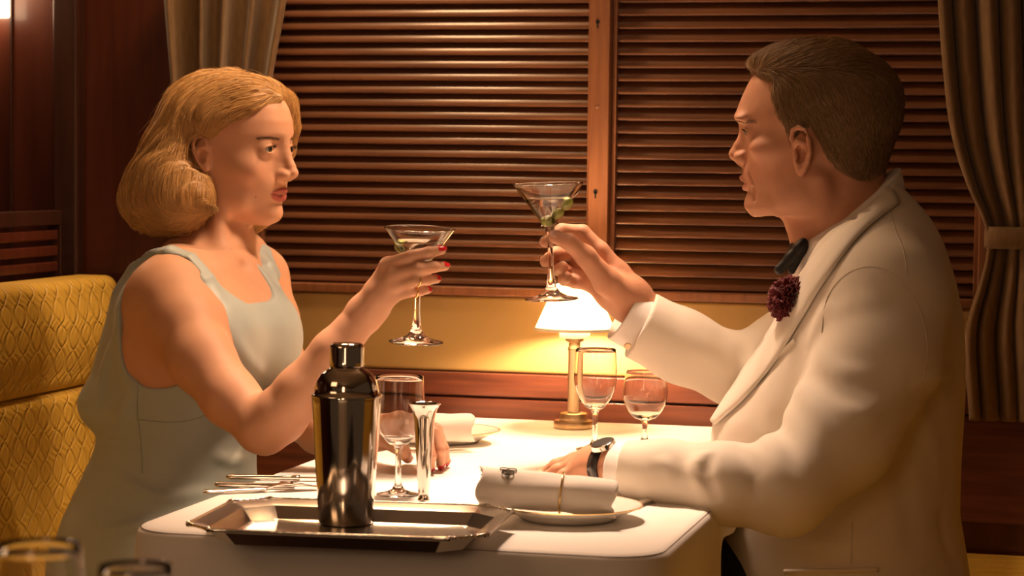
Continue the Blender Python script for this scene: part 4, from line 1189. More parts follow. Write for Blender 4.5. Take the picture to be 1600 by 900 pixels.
M['brow_f'] = mat('brow_brown', (0.16, 0.085, 0.04, 1), 0.6, bump=(500, 0.2, 0.0003))
M['lash'] = mat('eyelash', (0.02, 0.012, 0.008, 1), 0.6, bump=(500, 0.2, 0.0003))

def yaw_dir(deg, sgn):
    """sgn +1: to the right in the photo, -1: to the left; deg: turned towards the camera"""
    a = math.radians(deg); return _r0 * sgn * math.cos(a) - _h0 * math.sin(a)

# ================================================================== the woman
def woman():
    HF = Frame(P(366, 233, 3.50), yaw_dir(24, 1))
    TF = Frame(P(300, 600, 3.48), yaw_dir(27, 1)); TF.o = TF.o - TF.Y * 0.029 + TF.X * 0.012
    head_rows = [(108, 5, -5, 4), (105, 32, -36, 33), (97, 55, -58, 51), (82, 74, -75, 63), (62, 86.5, -86, 70), (42, 93, -91, 73), (22, 95.0, -90, 73), (6, 90, -86, 72),
                 (-15, 81.5, -78, 70), (-35, 81.5, -66, 66.5), (-48, 86, -56, 63, 2.05), (-60, 85.5, -48, 58.5, 2.05), (-72, 82.5, -38, 53, 2.05), (-82, 77.5, -26, 47, 2.05), (-97, 75.5, -6, 37, 2.05), (-107, 71, 14, 26, 2.05), (-114, 59, 30, 12, 2.05)]
    head = [loft(HF, head_rows, 'u', 0.01, 0.0, -0.17)]
    for sg in (1, -1):
        head.append(ell(HF, (0.046, sg * 0.045, -0.030), (0.022, 0.015, 0.018), 'u', 0.028))
        head.append(ell(HF, (0.022, sg * 0.046, -0.076), (0.026, 0.012, 0.016), 'u', 0.025))
    head.append(ell(HF, (0.0655, 0, -0.097), (0.014, 0.017, 0.012), 'u', 0.016))
    nose = dict(body=[(0.0790, 0, 0.002), (0.0800, 0, -0.014), (0.0815, 0, -0.030)], rbody=[0.008, 0.0105, 0.0125], bridge=[(0.0860, 0, 0.012), (0.0915, 0, -0.006), (0.0990, 0, -0.025), (0.1020, 0, -0.0350), (0.0955, 0, -0.0415)], rb=[0.0058, 0.0058, 0.0066, 0.0080, 0.0062],
                ala=(0.0910, 0.0112, -0.0385), ra=(0.0110, 0.0060, 0.0070), nos=(0.0985, 0.0058, -0.0470), rn=(0.0052, 0.0026, 0.0030))
    lips = dict(xu=0.0850, zu=-0.0605, ru=0.0037, xl=0.0818, zl=-0.0733, rl=0.0045, zm=-0.0662, xc=0.0745, xm=0.0890, w=0.0210, tilt=-0.0012)
    fp = face_prims(HF, 1, ex=0.0710, ey=0.031, ez=0.0005, er=0.0118, nose=nose, lips=lips, lid=0.0042)
    ear = ear_prims(HF, (-0.0095, -0.0695, -0.0085), 0.86, -1) + ear_prims(HF, (-0.018, 0.0690, -0.012), 1.02, 1)
    # neck, shoulders, chest
    torso_rows = [(205, 62, -10, 60), (193, 78, -25, 85), (175, 92, -42, 118), (155, 104, -58, 138), (125, 120, -74, 146), (97, 130, -80, 143), (60, 126, -84, 140), (39, 118, -86, 137), (-19, 94, -98, 126), (-70, 84, -116, 124), (-106, 84, -130, 130), (-150, 78, -148, 148), (-193, 72, -160, 164), (-270, 72, -168, 178), (-330, 70, -165, 178), (-352, 40, -130, 150)]
    torso = [loft(TF, torso_rows, 'u', 0.02)]
    for sg in (1, -1): torso.append(ell(TF, (0.098, sg * 0.066, 0.070), (0.045, 0.058, 0.060), 'u', 0.05))
    S, SF = P(264, 457, 3.345), P(404, 436, 3.63)
    neck = [chain([HF.w(-0.020, 0, -0.045), HF.w(-0.031, 0, -0.095), P(324, 418, 3.49)], [0.053, 0.0465, 0.051], 'u', 0.03),
            chain([P(327, 388, 3.49), P(275, 418, 3.445), S + np.array([0, 0, 0.004])], [0.044, 0.031, 0.040], 'u', 0.045),
            chain([P(345, 395, 3.52), P(378, 404, 3.58), SF + np.array([0, 0, 0.008])], [0.042, 0.040, 0.036], 'u', 0.05)]
    # collar bones and the hollow between them
    notch = P(372, 418, 3.43)
    neck += [chain([notch, P(335, 423, 3.38), S + np.array([0.0, 0, 0.022])], [0.006, 0.006, 0.008], 'u', 0.022),
             chain([notch + RT * 0.006, P(392, 414, 3.50), SF + np.array([0, 0, 0.018])], [0.006, 0.006, 0.008], 'u', 0.022),
             ell(Frame(notch, TF.X), (0.010, 0, 0.004), (0.009, 0.011, 0.009), 's', 0.022),
             chain([HF.w(0.0, -0.050, -0.045), P(343, 385, 3.435), notch + RT * -0.008], [0.010, 0.009, 0.006], 'u', 0.022)]
    arm = [chain([S, P(288, 505, 3.30), P(316, 563, 3.255), P(360, 622, 3.21), P(408, 666, 3.175)], [0.046, 0.0475, 0.0455, 0.0390, 0.0340], 'u', 0.03),
           chain([P(408, 666, 3.175), P(436, 650, 3.165), P(470, 612, 3.155), P(520, 550, 3.15), P(570, 490, 3.15)], [0.034, 0.0375, 0.0350, 0.0290, 0.0235], 'u', 0.012),
           chain([P(405, 680, 3.165), P(418, 688, 3.165)], 0.014, 'u', 0.025),
           chain([SF, P(424, 500, 3.61), P(438, 570, 3.55), P(458, 645, 3.42)], [0.046, 0.042, 0.037, 0.032], 'u', 0.03)]
    # right hand (raised): back of the hand to the camera, fingers across the bowl
    wr = P(570, 490, 3.15)
    IM, MM, RM, PM = P(606, 414, 3.122), P(616, 430, 3.112), P(617, 447, 3.115), P(610, 464, 3.125)
    hand = [chain([wr, P(588, 455, 3.142), IM], [0.0205, 0.0165, 0.0108], 'u', 0.012), chain([wr, P(594, 458, 3.132), MM], [0.020, 0.0160, 0.0106], 'u', 0.012),
            chain([wr, P(594, 466, 3.134), RM], [0.020, 0.0155, 0.0102], 'u', 0.012), chain([wr, P(590, 475, 3.142), PM], [0.020, 0.0155, 0.0098], 'u', 0.012)]
    fR = [([IM, P(643, 401, 3.103), P(669, 395, 3.104), P(690, 390.5, 3.113)], [0.0100, 0.0088, 0.0078, 0.0062]),
          ([MM, P(655, 420, 3.096), P(678, 417, 3.104), P(695, 416, 3.118)], [0.0098, 0.0086, 0.0076, 0.0062]),
          ([RM, P(650, 438, 3.098), P(669, 437, 3.109), P(682, 436, 3.124)], [0.0094, 0.0082, 0.0073, 0.0060]),
          ([PM, P(641, 456, 3.111), P(658, 454.5, 3.122), P(668, 453, 3.134)], [0.0084, 0.0072, 0.0064, 0.0054])]
    hand += fingers(fR, 0.006)
    hand += [chain([P(590, 480, 3.155), P(612, 452, 3.178), P(637, 432, 3.184), P(655, 423, 3.174)], [0.016, 0.0118, 0.0098, 0.0078], 'u', 0.012)]
    # left hand (arched on the cloth)
    el2, wl = P(458, 645, 3.42), P(592, 676, 3.185)
    hand2 = [chain([el2, P(500, 672, 3.34), P(545, 680, 3.26), wl], [0.034, 0.034, 0.028, 0.0215], 'u', 0.02)]
    KI, KM, KR, KP = P(652, 672, 3.125), P(656, 663, 3.15), P(657, 659, 3.175), P(652, 658, 3.20)
    hand2 += [chain([wl, P(624, 668, 3.155), q], [0.0195, 0.0165, 0.0102], 'u', 0.012) for q in (KI, KM, KR, KP)]
    zt = TOP + 0.0066
    def onz(px, py, z): return Pz(px, py, z)
    fL = [([KI, P(668, 690, 3.10), P(673, 713, 3.092), onz(672, 731, zt)], [0.0098, 0.0084, 0.0074, 0.0062]),
          ([KM, P(678, 676, 3.13), P(688, 703, 3.118), onz(689, 727, zt)], [0.0097, 0.0084, 0.0074, 0.0062]),
          ([KR, P(682, 671, 3.155), P(693, 700, 3.143), onz(697, 722, zt)], [0.0094, 0.0080, 0.0071, 0.0060]),
          ([KP, P(678, 670, 3.19), P(690, 693, 3.185), onz(695, 712, zt)], [0.0084, 0.0070, 0.0062, 0.0054])]
    hand2 += fingers(fL, 0.006)
    hand2 += [chain([P(600, 684, 3.155), P(617, 694, 3.125), P(630, 706, 3.11), onz(637, 716, TOP + 0.0085)], [0.016, 0.0112, 0.0094, 0.0074], 'u', 0.012)]
    legs = []
    for sg in (1, -1):
        hip = TF.w(-0.05, sg * 0.09, -0.275); kn = hip + TF.X * 0.37 + np.array([0, 0, 0.01]); an = np.array([kn[0] - 0.02, kn[1], 0.09])
        legs += [chain([hip, kn], [0.082, 0.058], 'u', 0.05), chain([kn, (kn + an) / 2, an], [0.055, 0.047, 0.034], 'u', 0.02), chain([an - np.array([0, 0, 0.035]), an + TF.X * 0.13 - np.array([0, 0, 0.062])], [0.034, 0.024], 'u', 0.02)]
    skin = torso + neck + head + arm + hand + hand2 + legs + fp + ear
    root = thing('person', 'blonde woman in a sleeveless pale satin dress, raising a martini glass with her right hand', 'person', (TF.o[0], TF.o[1], 0.0))
    lipc = [q for q in fp if q['op'] == 'u'][-2:]
    def color(V):
        c = np.tile(np.array([0.60, 0.325, 0.200]), (len(V), 1)); q = HF.l(V)
        n = noise3(V, 0.03, 5)[:, None] * 0.03; c *= 1 + n
        for sg in (1, -1):
            b = np.exp(-(((q - np.array([0.07, sg * 0.05, -0.035])) / 0.022) ** 2).sum(1))[:, None]; c = c * (1 - 0.30 * b) + np.array([0.62, 0.26, 0.17]) * 0.30 * b
        dl = np.minimum(lipc[0]['f'](V), lipc[1]['f'](V)); m = (smoothstep(0.0018, 0.0002, dl) * (q[:, 0] > 0.076))[:, None]
        c = c * (1 - m) + np.array([0.42, 0.105, 0.085]) * m
        mole = np.exp(-np.linalg.norm(V - project(skin, np.array([HF.w(0.062, -0.040, -0.072)]), 0, 3)[0], axis=1) ** 2 / 0.0011 ** 2)[:, None]
        c = c * (1 - 0.75 * mole) + np.array([0.06, 0.03, 0.02]) * 0.75 * mole
        return np.clip(c, 0, 1)
    lo, hi = bounds_of(skin)
    fine = [(HF.w(0.06, 0, -0.03), 0.115), (HF.w(-0.006, -0.07, -0.012), 0.045), (P(640, 430, 3.11), 0.085), (P(665, 695, 3.13), 0.075)]
    body_obj('body', skin, 0.0022, M['skin_f'], root, fine, color, box_=(lo, hi))
    # eyes, brows, lashes
    gaze = P(1160, 210, 3.09) - HF.w(0.07, 0, 0)
    for sg in (1, -1): eyeball(root, HF, (0.0710, sg * 0.031, 0.0005), gaze + HF.Y * 0.0, 0.0118, M['iris_h'])
    for sg in (1, -1):
        r = np.random.default_rng(5 + sg); t = r.random(210); a = np.stack([0.086 - 0.020 * t ** 1.5 * 0.9, sg * (0.012 + 0.033 * t), 0.0165 + 0.0050 * np.sin(t * 2.6) - 0.0045 * t + r.normal(size=210) * 0.0016 * (1 - 0.6 * t)], 1)
        sd = project(skin, np.array([HF.w(*q) for q in a]), 0, 3)
        strands('eyebrow', skin, sd, lambda p, n: np.tile(HF.Y * sg * 0.8 - HF.X * 0.5 + HF.Z * 0.25, (len(p), 1)), 0.006, 0.00016, M['brow_f'], root, steps=4, off=(0.0002, 0.0007), seed=3 + sg)
        parts = []
        for k in range(26):
            s = -1 + 2 * k / 25; b0 = HF.w(0.0710 + 0.0128 * math.sqrt(max(0.05, 1 - (s * 0.86) ** 2)), sg * 0.031 + s * 0.0118, 0.0005 + 0.0044 * (1 - s * s) ** 0.6 - 0.0006)
            d = HF.X * 0.8 + HF.Y * (s * 0.6) + HF.Z * 0.1
            pts = np.array([b0, b0 + d * 0.0035 + HF.Z * 0.0002, b0 + d * 0.0062 + HF.Z * 0.0022]); parts.append(tube_arrays(pts - np.array(root.location), np.array([0.00028, 0.0002, 0.00006]), 4))
        V, Fc = join(parts); mesh_obj('eyelashes', V, Fc, M['lash'], root)
    # hair
    top = lambda q: smoothstep(0.010, -0.022, hl(q[:, [0, 2]]))
    hl = poly_sd([(0.090, 0.078), (0.080, 0.066), (0.062, 0.0475), (0.036, 0.033), (0.003, 0.026), (-0.022, 0.024), (-0.040, 0.004), (-0.044, -0.03), (-0.05, -0.13), (-0.15, -0.13), (-0.15, 0.15), (0.09, 0.15)])
    base = loft(HF, head_rows, 'u', 0.01, 0.0, -0.17)['f']
    cap_rows = [(115.5, 5, -8, 5), (113, 33, -40, 30), (108, 48, -55, 44), (101, 62, -67, 56), (90, 77, -82, 67), (78, 86, -90, 73), (66, 92, -96, 77), (48, 97, -100, 80), (25, 99, -99, 80), (0, 94, -95, 79), (-40, 88, -80, 72), (-60, 86, -70, 62)]
    capf = loft(HF, cap_rows, 'u', 0.01, 0.0, -0.17)['f']
    cap = pr(lambda p: capf(p) + 0.022 * (1 - top(HF.l(p))), HF.w(0, 0, 0.02), 0.16, 'u', 0.01)
    hair = [cap,
            chain([P(330, 165, 3.50), P(314, 188, 3.495), P(274, 240, 3.487), P(262, 284, 3.46)], [0.054, 0.053, 0.045, 0.051], 'u', 0.03),
            chain([P(300, 186, 3.455), P(270, 225, 3.445), P(262, 268, 3.44), P(262, 308, 3.442)], [0.022, 0.020, 0.024, 0.024], 'u', 0.055),
            chain([P(234, 314, 3.47), P(254, 316, 3.438), P(282, 317, 3.422), P(305, 311, 3.42)], [0.032, 0.031, 0.029, 0.022], 'u', 0.055),
            chain([P(234, 314, 3.47), P(290, 312, 3.53), P(352, 318, 3.57)], [0.032, 0.034, 0.030], 'u', 0.03),
            chain([HF.w(0.050, 0.020, 0.090), HF.w(0.058, 0.050, 0.072), HF.w(0.055, 0.071, 0.036), HF.w(0.045, 0.078, 0.004), HF.w(0.022, 0.078, -0.028), HF.w(0.002, 0.076, -0.070), HF.w(-0.008, 0.066, -0.100), HF.w(-0.024, 0.050, -0.106)], [0.018, 0.017, 0.015, 0.013, 0.015, 0.022, 0.025, 0.020], 'u', 0.014),
            chain([HF.w(0.0, 0.05, 0.05), HF.w(-0.02, 0.078, -0.01), HF.w(-0.015, 0.075, -0.09)], [0.04, 0.026, 0.026], 'u', 0.02),
            chain([HF.w(0.078, -0.004, 0.077), HF.w(0.058, -0.042, 0.064), HF.w(0.028, -0.066, 0.048), HF.w(-0.008, -0.074, 0.034), HF.w(-0.044, -0.070, 0.016), HF.w(-0.062, -0.060, -0.02)], [0.006, 0.009, 0.010, 0.010, 0.011, 0.010], 'u', 0.012),
            ell(HF, (-0.0085, -0.078, -0.010), (0.021, 0.030, 0.032), 's', 0.006)]
    hb = HF.w(-0.05, -0.03, -0.03)
    def waves(p):
        q = HF.l(p); a = q[:, 1] * 60 - q[:, 0] * 90 + 22 * q[:, 2] + 0.9 * np.sin(q[:, 2] * 45)
        return 0.0016 * np.sin(a * 2.1) + 0.0011 * np.sin(a * 4.7 + 2) + 0.0007 * np.sin(a * 9 + 1)
    hair.append(warp(waves, hb, 0.25))
    ho = body_obj('hair', hair, 0.0026, M['blonde'], root, None, lambda V: np.clip(np.array([0.50, 0.29, 0.105])[None] * (0.9 + 0.25 * noise3(HF.l(V) * np.array([1, 1, 0.2]), 0.012, 8)[:, None]), 0, 1), proj=1)
    def flow(p, n):
        q = HF.l(p); f = np.zeros_like(q)
        side = np.tanh((q[:, 1] - 0.012) / 0.025); near = side < 0
        wtop = smoothstep(0.02, 0.10, q[:, 2]); fr_ = smoothstep(-0.02, 0.06, q[:, 0])
        f[:, 0] = np.where(near, -0.22 - 0.75 * fr_ - 0.6 * wtop, -0.05 - 0.75 * wtop); f[:, 1] = 0.55 * wtop * side; f[:, 2] = -1.0 + 0.45 * fr_ * near
        low = smoothstep(-0.055, -0.105, q[:, 2])[:, None]
        f = f * (1 - low) + low * np.array([0.95, 0.0, -0.22])
        f += 0.35 * np.sin(q[:, 2:3] * 60 + q[:, 0:1] * 30) * np.array([[0.4, 0.2, 0]])
        return f @ HF.R
    sd = surf_samples(ho, 15000, lambda p: (base(p) > 0.0015) * (0.2 + 0.8 * ((p - HF.o) @ FW < 0.05)), 4)
    strands('hair_strands', hair, sd, flow, 0.085, 0.00030, M['blonde'], ho, steps=8, off=(0.0002, 0.0028), col=(0.66, 0.40, 0.15), colvar=0.16, seed=2, avoid=[(HF.w(-0.011, -0.080, -0.002), 0.019), (HF.w(-0.007, -0.080, -0.024), 0.017)])
    r = np.random.default_rng(11); fly = surf_samples(ho, 60, lambda p: 1.0 * (HF.l(p)[:, 2] > -0.02) * (base(p) > 0.0015), 8)
    strands('stray_hairs', hair, fly, flow, 0.05, 0.00022, M['blonde'], ho, steps=8, off=(0.001, 0.003), lift=0.009, col=(0.55, 0.34, 0.14), seed=6)
    # dress
    dz = [loft(TF, torso_rows, 'u', 0.02, off=0.0042)]
    for sg in (1, -1): dz.append(ell(TF, (0.100, sg * 0.064, 0.068), (0.048, 0.062, 0.064), 'u', 0.05))
    dz += [chain([P(238, 404, 3.40), P(262, 397, 3.352), P(292, 409, 3.338), P(316, 440, 3.322), P(328, 480, 3.312), P(340, 520, 3.31)], 0.0085, 'u', 0.012), chain([P(246, 398, 3.40), P(268, 394, 3.36), P(300, 404, 3.35), P(326, 436, 3.335), P(338, 470, 3.322), P(352, 515, 3.315)], 0.0085, 'u', 0.012), chain([P(376, 384, 3.56), P(398, 394, 3.555), P(416, 420, 3.53), P(424, 470, 3.49)], 0.013, 'u', 0.02), chain([P(388, 382, 3.57), P(412, 396, 3.575), P(426, 430, 3.55)], 0.012, 'u', 0.02)]
    dz += [chain([P(232, 425, 3.45), P(220, 490, 3.45), P(192, 572, 3.43), P(161, 632, 3.42)], [0.030, 0.038, 0.040, 0.032], 'u', 0.035),
           chain([P(158, 632, 3.42), P(215, 640, 3.38)], [0.026, 0.030], 'u', 0.03)]
    dz.append(chain([P(242, 403, 3.41), P(222, 426, 3.415), P(206, 466, 3.42), P(196, 530, 3.42)], [0.015, 0.020, 0.024, 0.026], 'u', 0.03))
    for sg in (1, -1):
        hip = TF.w(-0.05, sg * 0.09, -0.275); dz.append(chain([hip, hip + TF.X * 0.33 + np.array([0, 0, 0.005])], [0.086, 0.068], 'u', 0.07))
    # neck opening and arm openings
    dz += [rbox(TF, (0.085, 0.0, 0.236), (0.19, 0.066, 0.106), 0.045, 's', 0.004)]
    nk = Frame(S, TF.X)
    def armhole(p):
        q = TF.l(p); s = TF.l(S[None])[0]
        u = (q[:, 0] - (s[0] + 0.004)) / 0.062; v = (q[:, 2] - (s[2] - 0.042)) / 0.094
        r_ = (np.abs(u) ** 2.6 + np.abs(v) ** 2.6) ** (1 / 2.6)
        return np.maximum((r_ - 1) * 0.060, q[:, 1] - (s[1] + 0.004))
    dz.append(pr(armhole, S, 0.25, 's', 0.003))
    def armhole2(p):
        q = TF.l(p); s = TF.l(SF[None])[0]
        u = (q[:, 0] - s[0]) / 0.055; v = (q[:, 2] - (s[2] - 0.035)) / 0.085
        r_ = (np.abs(u) ** 2.6 + np.abs(v) ** 2.6) ** (1 / 2.6)
        return np.maximum((r_ - 1) * 0.055, (s[1] - 0.022) - q[:, 1])
    dz.append(pr(armhole2, SF, 0.25, 's', 0.003))
    # folds
    dz0 = list(dz)
    def rg(pts, a, w_): return ridge(seen_surface(dz0, smooth_curve(np.array(pts)[:, :2], 9), 2.9, 3.9), a * 1.4 if a > 0 else a * 0.30, w_)
    dz += [rg([(222, 420, 3.40), (190, 500, 3.38), (160, 590, 3.37), (150, 640, 3.37)], 0.005, 0.010), rg([(240, 440, 3.37), (222, 540, 3.35), (205, 620, 3.34), (170, 680, 3.34)], 0.006, 0.011),
           rg([(155, 650, 3.35), (200, 668, 3.33), (262, 660, 3.32)], -0.008, 0.010), rg([(165, 690, 3.35), (215, 690, 3.32), (290, 664, 3.31)], -0.005, 0.007), rg([(200, 610, 3.34), (230, 650, 3.32), (280, 662, 3.31)], -0.004, 0.008),
           rg([(180, 745, 3.34), (250, 775, 3.28), (330, 768, 3.27)], 0.004, 0.010), rg([(160, 790, 3.34), (230, 800, 3.29), (300, 800, 3.27)], -0.004, 0.009), rg([(150, 835, 3.34), (210, 822, 3.29), (260, 826, 3.27)], 0.004, 0.008), rg([(235, 715, 3.3), (262, 745, 3.28)], -0.003, 0.006),
           rg([(345, 485, 3.33), (372, 540, 3.32), (412, 590, 3.34)], 0.003, 0.012), rg([(365, 480, 3.34), (395, 530, 3.35)], -0.002, 0.010), rg([(310, 700, 3.27), (360, 720, 3.27), (392, 715, 3.3)], 0.003, 0.010)]
    dz.append(warp(lambda p: 0.0011 * noise3(p, 0.09, 3), TF.o, 0.8))
    do = body_obj('dress', dz, 0.0026, M['satin'], root)
    # seams of the dress: waist seam and side seam
    def on(prims, pts, off, n=40):
        return project(prims, smooth_curve(np.array([P(*q) for q in pts]), n), off, 3)
    for nm, pts in (('waist_seam', [(213, 655, 3.32), (262, 660, 3.31), (300, 656, 3.30), (330, 645, 3.3)]), ('side_seam', [(214, 556, 3.33), (216, 600, 3.32), (214, 640, 3.31), (220, 690, 3.31), (222, 740, 3.3)])):
        c = seen_surface(dz, smooth_curve(np.array(pts)[:, :2], 40), 2.9, 3.9)
        for _ in range(12): c[1:-1] = 0.25 * c[:-2] + 0.5 * c[1:-1] + 0.25 * c[2:]
        c = project(dz, c, 0.0001, 2); tube(nm, c - np.array(root.location), 0.0009, M['seam'], do, 6)
    # nails
    def nails(fl, out, Ls):
        for (pts, rs), o_, L in zip(fl, out, Ls):
            d = np.array(pts[-1]) - np.array(pts[-2]); d /= np.linalg.norm(d); o1 = np.array(o_, float); o1 -= d * (o1 @ d); o1 /= np.linalg.norm(o1)
            nail(root, np.array(pts[-1]) + d * (rs[-1] * 1.05) + o1 * rs[-1] * 0.62, d - o1 * 0.18, o1, L, rs[-1] * 1.75, M['polish'], 'fingernail')
    b = -FW
    nails(fR, [b + UP * 0.9 + RT * 0.15, b * 1.0 + UP * 0.8, b + UP * 0.7 + RT * 0.4, b + UP * 0.6 + RT * 0.6], [0.0135, 0.0125, 0.0115, 0.0095])
    nails(fL, [b * 1.1 + RT * 0.25, b * 1.1 + RT * 0.3, b + RT * 0.5, b * 0.7 + RT * 0.8], [0.013, 0.0135, 0.013, 0.010])
    tp = ([P(630, 706, 3.11), onz(637, 716, TOP + 0.0085)], [0.0094, 0.0074]); nails([tp], [RT * 0.7 + UP * 0.9 + b * 0.4], [0.013])
    # rings and earring
    for (pts, rs) in (fR[2], fR[3]):
        a, c_ = np.array(pts[1]), np.array(pts[0]); d = (a - c_) / np.linalg.norm(a - c_); d = np.array(pts[2]) - a; d /= np.linalg.norm(d); m = a + d * (0.0015 if pts is fR[2][0] else 0.0075)
        x = np.cross(d, [0, 0, 1.0]); x /= np.linalg.norm(x); y = np.cross(d, x); th = np.linspace(0, 2 * math.pi, 40, endpoint=False)
        rr_ = rs[1] + 0.0007
        tube('ring', m - np.array(root.location) + rr_ * (np.cos(th)[:, None] * x + np.sin(th)[:, None] * y), 0.0013, M['gold'], root, 8, True)
    lobe = HF.w(-0.001, -0.0745, -0.031)
    er_ = thing('earring', None, None); er_.parent = root; er_.location = lobe - np.array(root.location)
    tube('hook', [(0, 0, 0.002), (0.0, -0.002, -0.004), (0, -0.001, -0.010)], 0.0007, M['gold'], er_, 6)
    bm = bmesh.new(); bmesh.ops.create_uvsphere(bm, u_segments=20, v_segments=14, radius=0.0034, matrix=Matrix.Translation((0, -0.001, -0.0135))); bm_obj('pearl', bm, M['pearl'], er_, smooth=True)
    return root
woman()

# ================================================================== the man
def man():
    HF = Frame(P(1275, 210, 3.13), yaw_dir(-16, -1))
    TF = Frame(P(1310, 600, 3.13), yaw_dir(-15, -1))
    head_rows = [(117, 10, -15, 4), (114, 40, -36, 28), (108, 58, -52, 44), (96, 75, -72, 58), (84, 84, -84, 66), (69, 93, -95, 73), (52, 101, -102, 76), (35, 107.5, -107, 78), (24, 109.5, -106, 78), (16, 106, -103, 77), (7, 100, -100, 76), (-9, 91, -93, 74), (-29, 91, -82, 71), (-42, 96, -72, 68), (-50, 99.5, -64, 66, 2.1),
                 (-60, 98.5, -55, 63, 2.1), (-70, 95.5, -45, 60, 2.1), (-81, 90.5, -32, 55, 2.1), (-96, 91, -8, 45, 2.1), (-102, 87, 8, 37), (-105, 80, 20, 29), (-108, 68, 32, 19), (-111, 54, 40, 10)]
    head = [loft(HF, head_rows, 'u', 0.01, 0.0, -0.15)]
    for sg in (1, -1):
        head.append(ell(HF, (0.095, sg * 0.027, 0.0205), (0.013, 0.022, 0.0075), 'u', 0.012))
        head.append(ell(HF, (0.058, sg * 0.050, -0.020), (0.024, 0.016, 0.014), 'u', 0.022))
        head.append(ell(HF, (0.014, sg * 0.054, -0.074), (0.026, 0.012, 0.024), 'u', 0.025))
        head.append(chain([HF.w(0.006, sg * 0.056, -0.086), HF.w(0.045, sg * 0.044, -0.101), HF.w(0.078, sg * 0.016, -0.104)], [0.008, 0.0085, 0.009], 'u', 0.024))
    head.append(ell(HF, (0.0795, 0, -0.095), (0.0125, 0.019, 0.012), 'u', 0.014))
    nose = dict(body=[(0.0880, 0, 0.004), (0.0890, 0, -0.014), (0.0905, 0, -0.030)], rbody=[0.0095, 0.0125, 0.0145], bridge=[(0.0958, 0, 0.011), (0.0990, 0, -0.004), (0.1060, 0, -0.017), (0.1100, 0, -0.0275), (0.1040, 0, -0.036)], rb=[0.0064, 0.0066, 0.0072, 0.0088, 0.0062],
                ala=(0.0985, 0.0138, -0.0325), ra=(0.0118, 0.0072, 0.0078), nos=(0.1040, 0.0066, -0.0410), rn=(0.0058, 0.0028, 0.0032))
    lips = dict(xu=0.1000, zu=-0.0592, ru=0.0036, xl=0.0955, zl=-0.0735, rl=0.0040, zm=-0.0660, xc=0.0850, xm=0.1012, w=0.0255, tilt=-0.002)
    fp = face_prims(HF, 1, ex=0.0800, ey=0.032, ez=0.002, er=0.0120, nose=nose, lips=lips, male=True, lid=0.0036)
    for sg in (1, -1):      # lines from nose to mouth and beside the mouth, crow's feet
        fp.append(chain([HF.w(0.094, sg * 0.0215, -0.030), HF.w(0.086, sg * 0.031, -0.050), HF.w(0.074, sg * 0.038, -0.076)], [0.0008, 0.0012, 0.0007], 's', 0.007))
        fp.append(chain([HF.w(0.080, sg * 0.032, -0.074), HF.w(0.076, sg * 0.033, -0.090)], 0.0008, 's', 0.006))
    ear = ear_prims(HF, (0.0075, 0.0745, -0.0245), 1.03, 1, -0.10) + ear_prims(HF, (-0.002, -0.0755, -0.0235), 1.03, -1, -0.10)
    neck = [chain([HF.w(-0.032, 0, -0.045), P(1312, 335, 3.13), P(1316, 400, 3.13), P(1312, 470, 3.13)], [0.060, 0.0575, 0.060, 0.070], 'u', 0.03),
            chain([HF.w(0.034, 0, -0.095), P(1263, 372, 3.12), P(1272, 410, 3.12)], [0.017, 0.015, 0.016], 'u', 0.03),
            chain([HF.w(-0.015, 0.062, -0.060), P(1290, 345, 3.085), P(1270, 390, 3.10)], [0.013, 0.011, 0.009], 'u', 0.022)]
    t_rows = [(278, 12, -62, 52), (262, 22, -76, 62), (238, 34, -98, 88), (214, 34, -118, 128), (190, 40, -134, 160), (160, 49, -148, 182), (130, 61, -156, 192), (87, 80, -166, 196), (43, 104, -168, 196), (0, 134, -169, 194), (-43, 165, -168, 190), (-70, 170, -167, 188), (-104, 168, -166, 188), (-174, 172, -166, 192), (-260, 180, -182, 200), (-330, 182, -192, 205)]
    inner = [(z, f - 22, b + 22, max(w_ - 24, 20)) for z, f, b, w_ in t_rows]
    S, SF = P(1388, 474, 2.975), P(1292, 502, 3.33)
    armN = [S, P(1370, 565, 2.945), P(1312, 680, 2.90), P(1226, 764, 2.855), P(1130, 754, 2.86), P(1040, 739, 2.885), P(958, 729, 2.918)]
    armF = [SF, P(1224, 549, 3.33), P(1150, 579, 3.265), P(1065, 541, 3.25), P(985, 470, 3.235)]
    # raised right hand: thumb and first finger on the stem, the others curled behind it
    wr = P(982, 466, 3.235)
    IM, MM, RM, PM = P(938, 392, 3.235), P(931, 411, 3.245), P(927, 428, 3.25), P(925, 444, 3.245)
    hand = [chain([wr, P(962, 430, 3.24), IM], [0.028, 0.0205, 0.0125], 'u', 0.014), chain([wr, P(958, 438, 3.245), MM], [0.027, 0.0200, 0.0122], 'u', 0.014),
            chain([wr, P(955, 448, 3.245), RM], [0.026, 0.0195, 0.0118], 'u', 0.014), chain([wr, P(952, 458, 3.24), PM], [0.025, 0.0190, 0.0112], 'u', 0.014),
            chain([P(972, 458, 3.215), P(948, 440, 3.20), P(915, 400, 3.178)], [0.020, 0.0190, 0.0130], 'u', 0.014)]
    fR = [([IM, P(910, 363, 3.238), P(878, 360, 3.228), P(853, 378, 3.206)], [0.0122, 0.0108, 0.0096, 0.0082]),
          ([MM, P(893, 396, 3.268), P(868, 396, 3.248), P(853, 408, 3.214)], [0.0120, 0.0106, 0.0095, 0.0082]),
          ([RM, P(893, 424, 3.268), P(874, 421, 3.246), P(879, 417, 3.212)], [0.0116, 0.0102, 0.0091, 0.0080]),
          ([PM, P(897, 440, 3.255), P(881, 437, 3.235), P(886, 433, 3.208)], [0.0106, 0.0092, 0.0082, 0.0072])]
    hand += fingers(fR, 0.006)
    th = ([P(915, 400, 3.178), P(889, 378, 3.166), P(867, 370, 3.1665)], [0.0130, 0.0116, 0.0090])
    hand += [chain(*th, 'u', 0.010)]
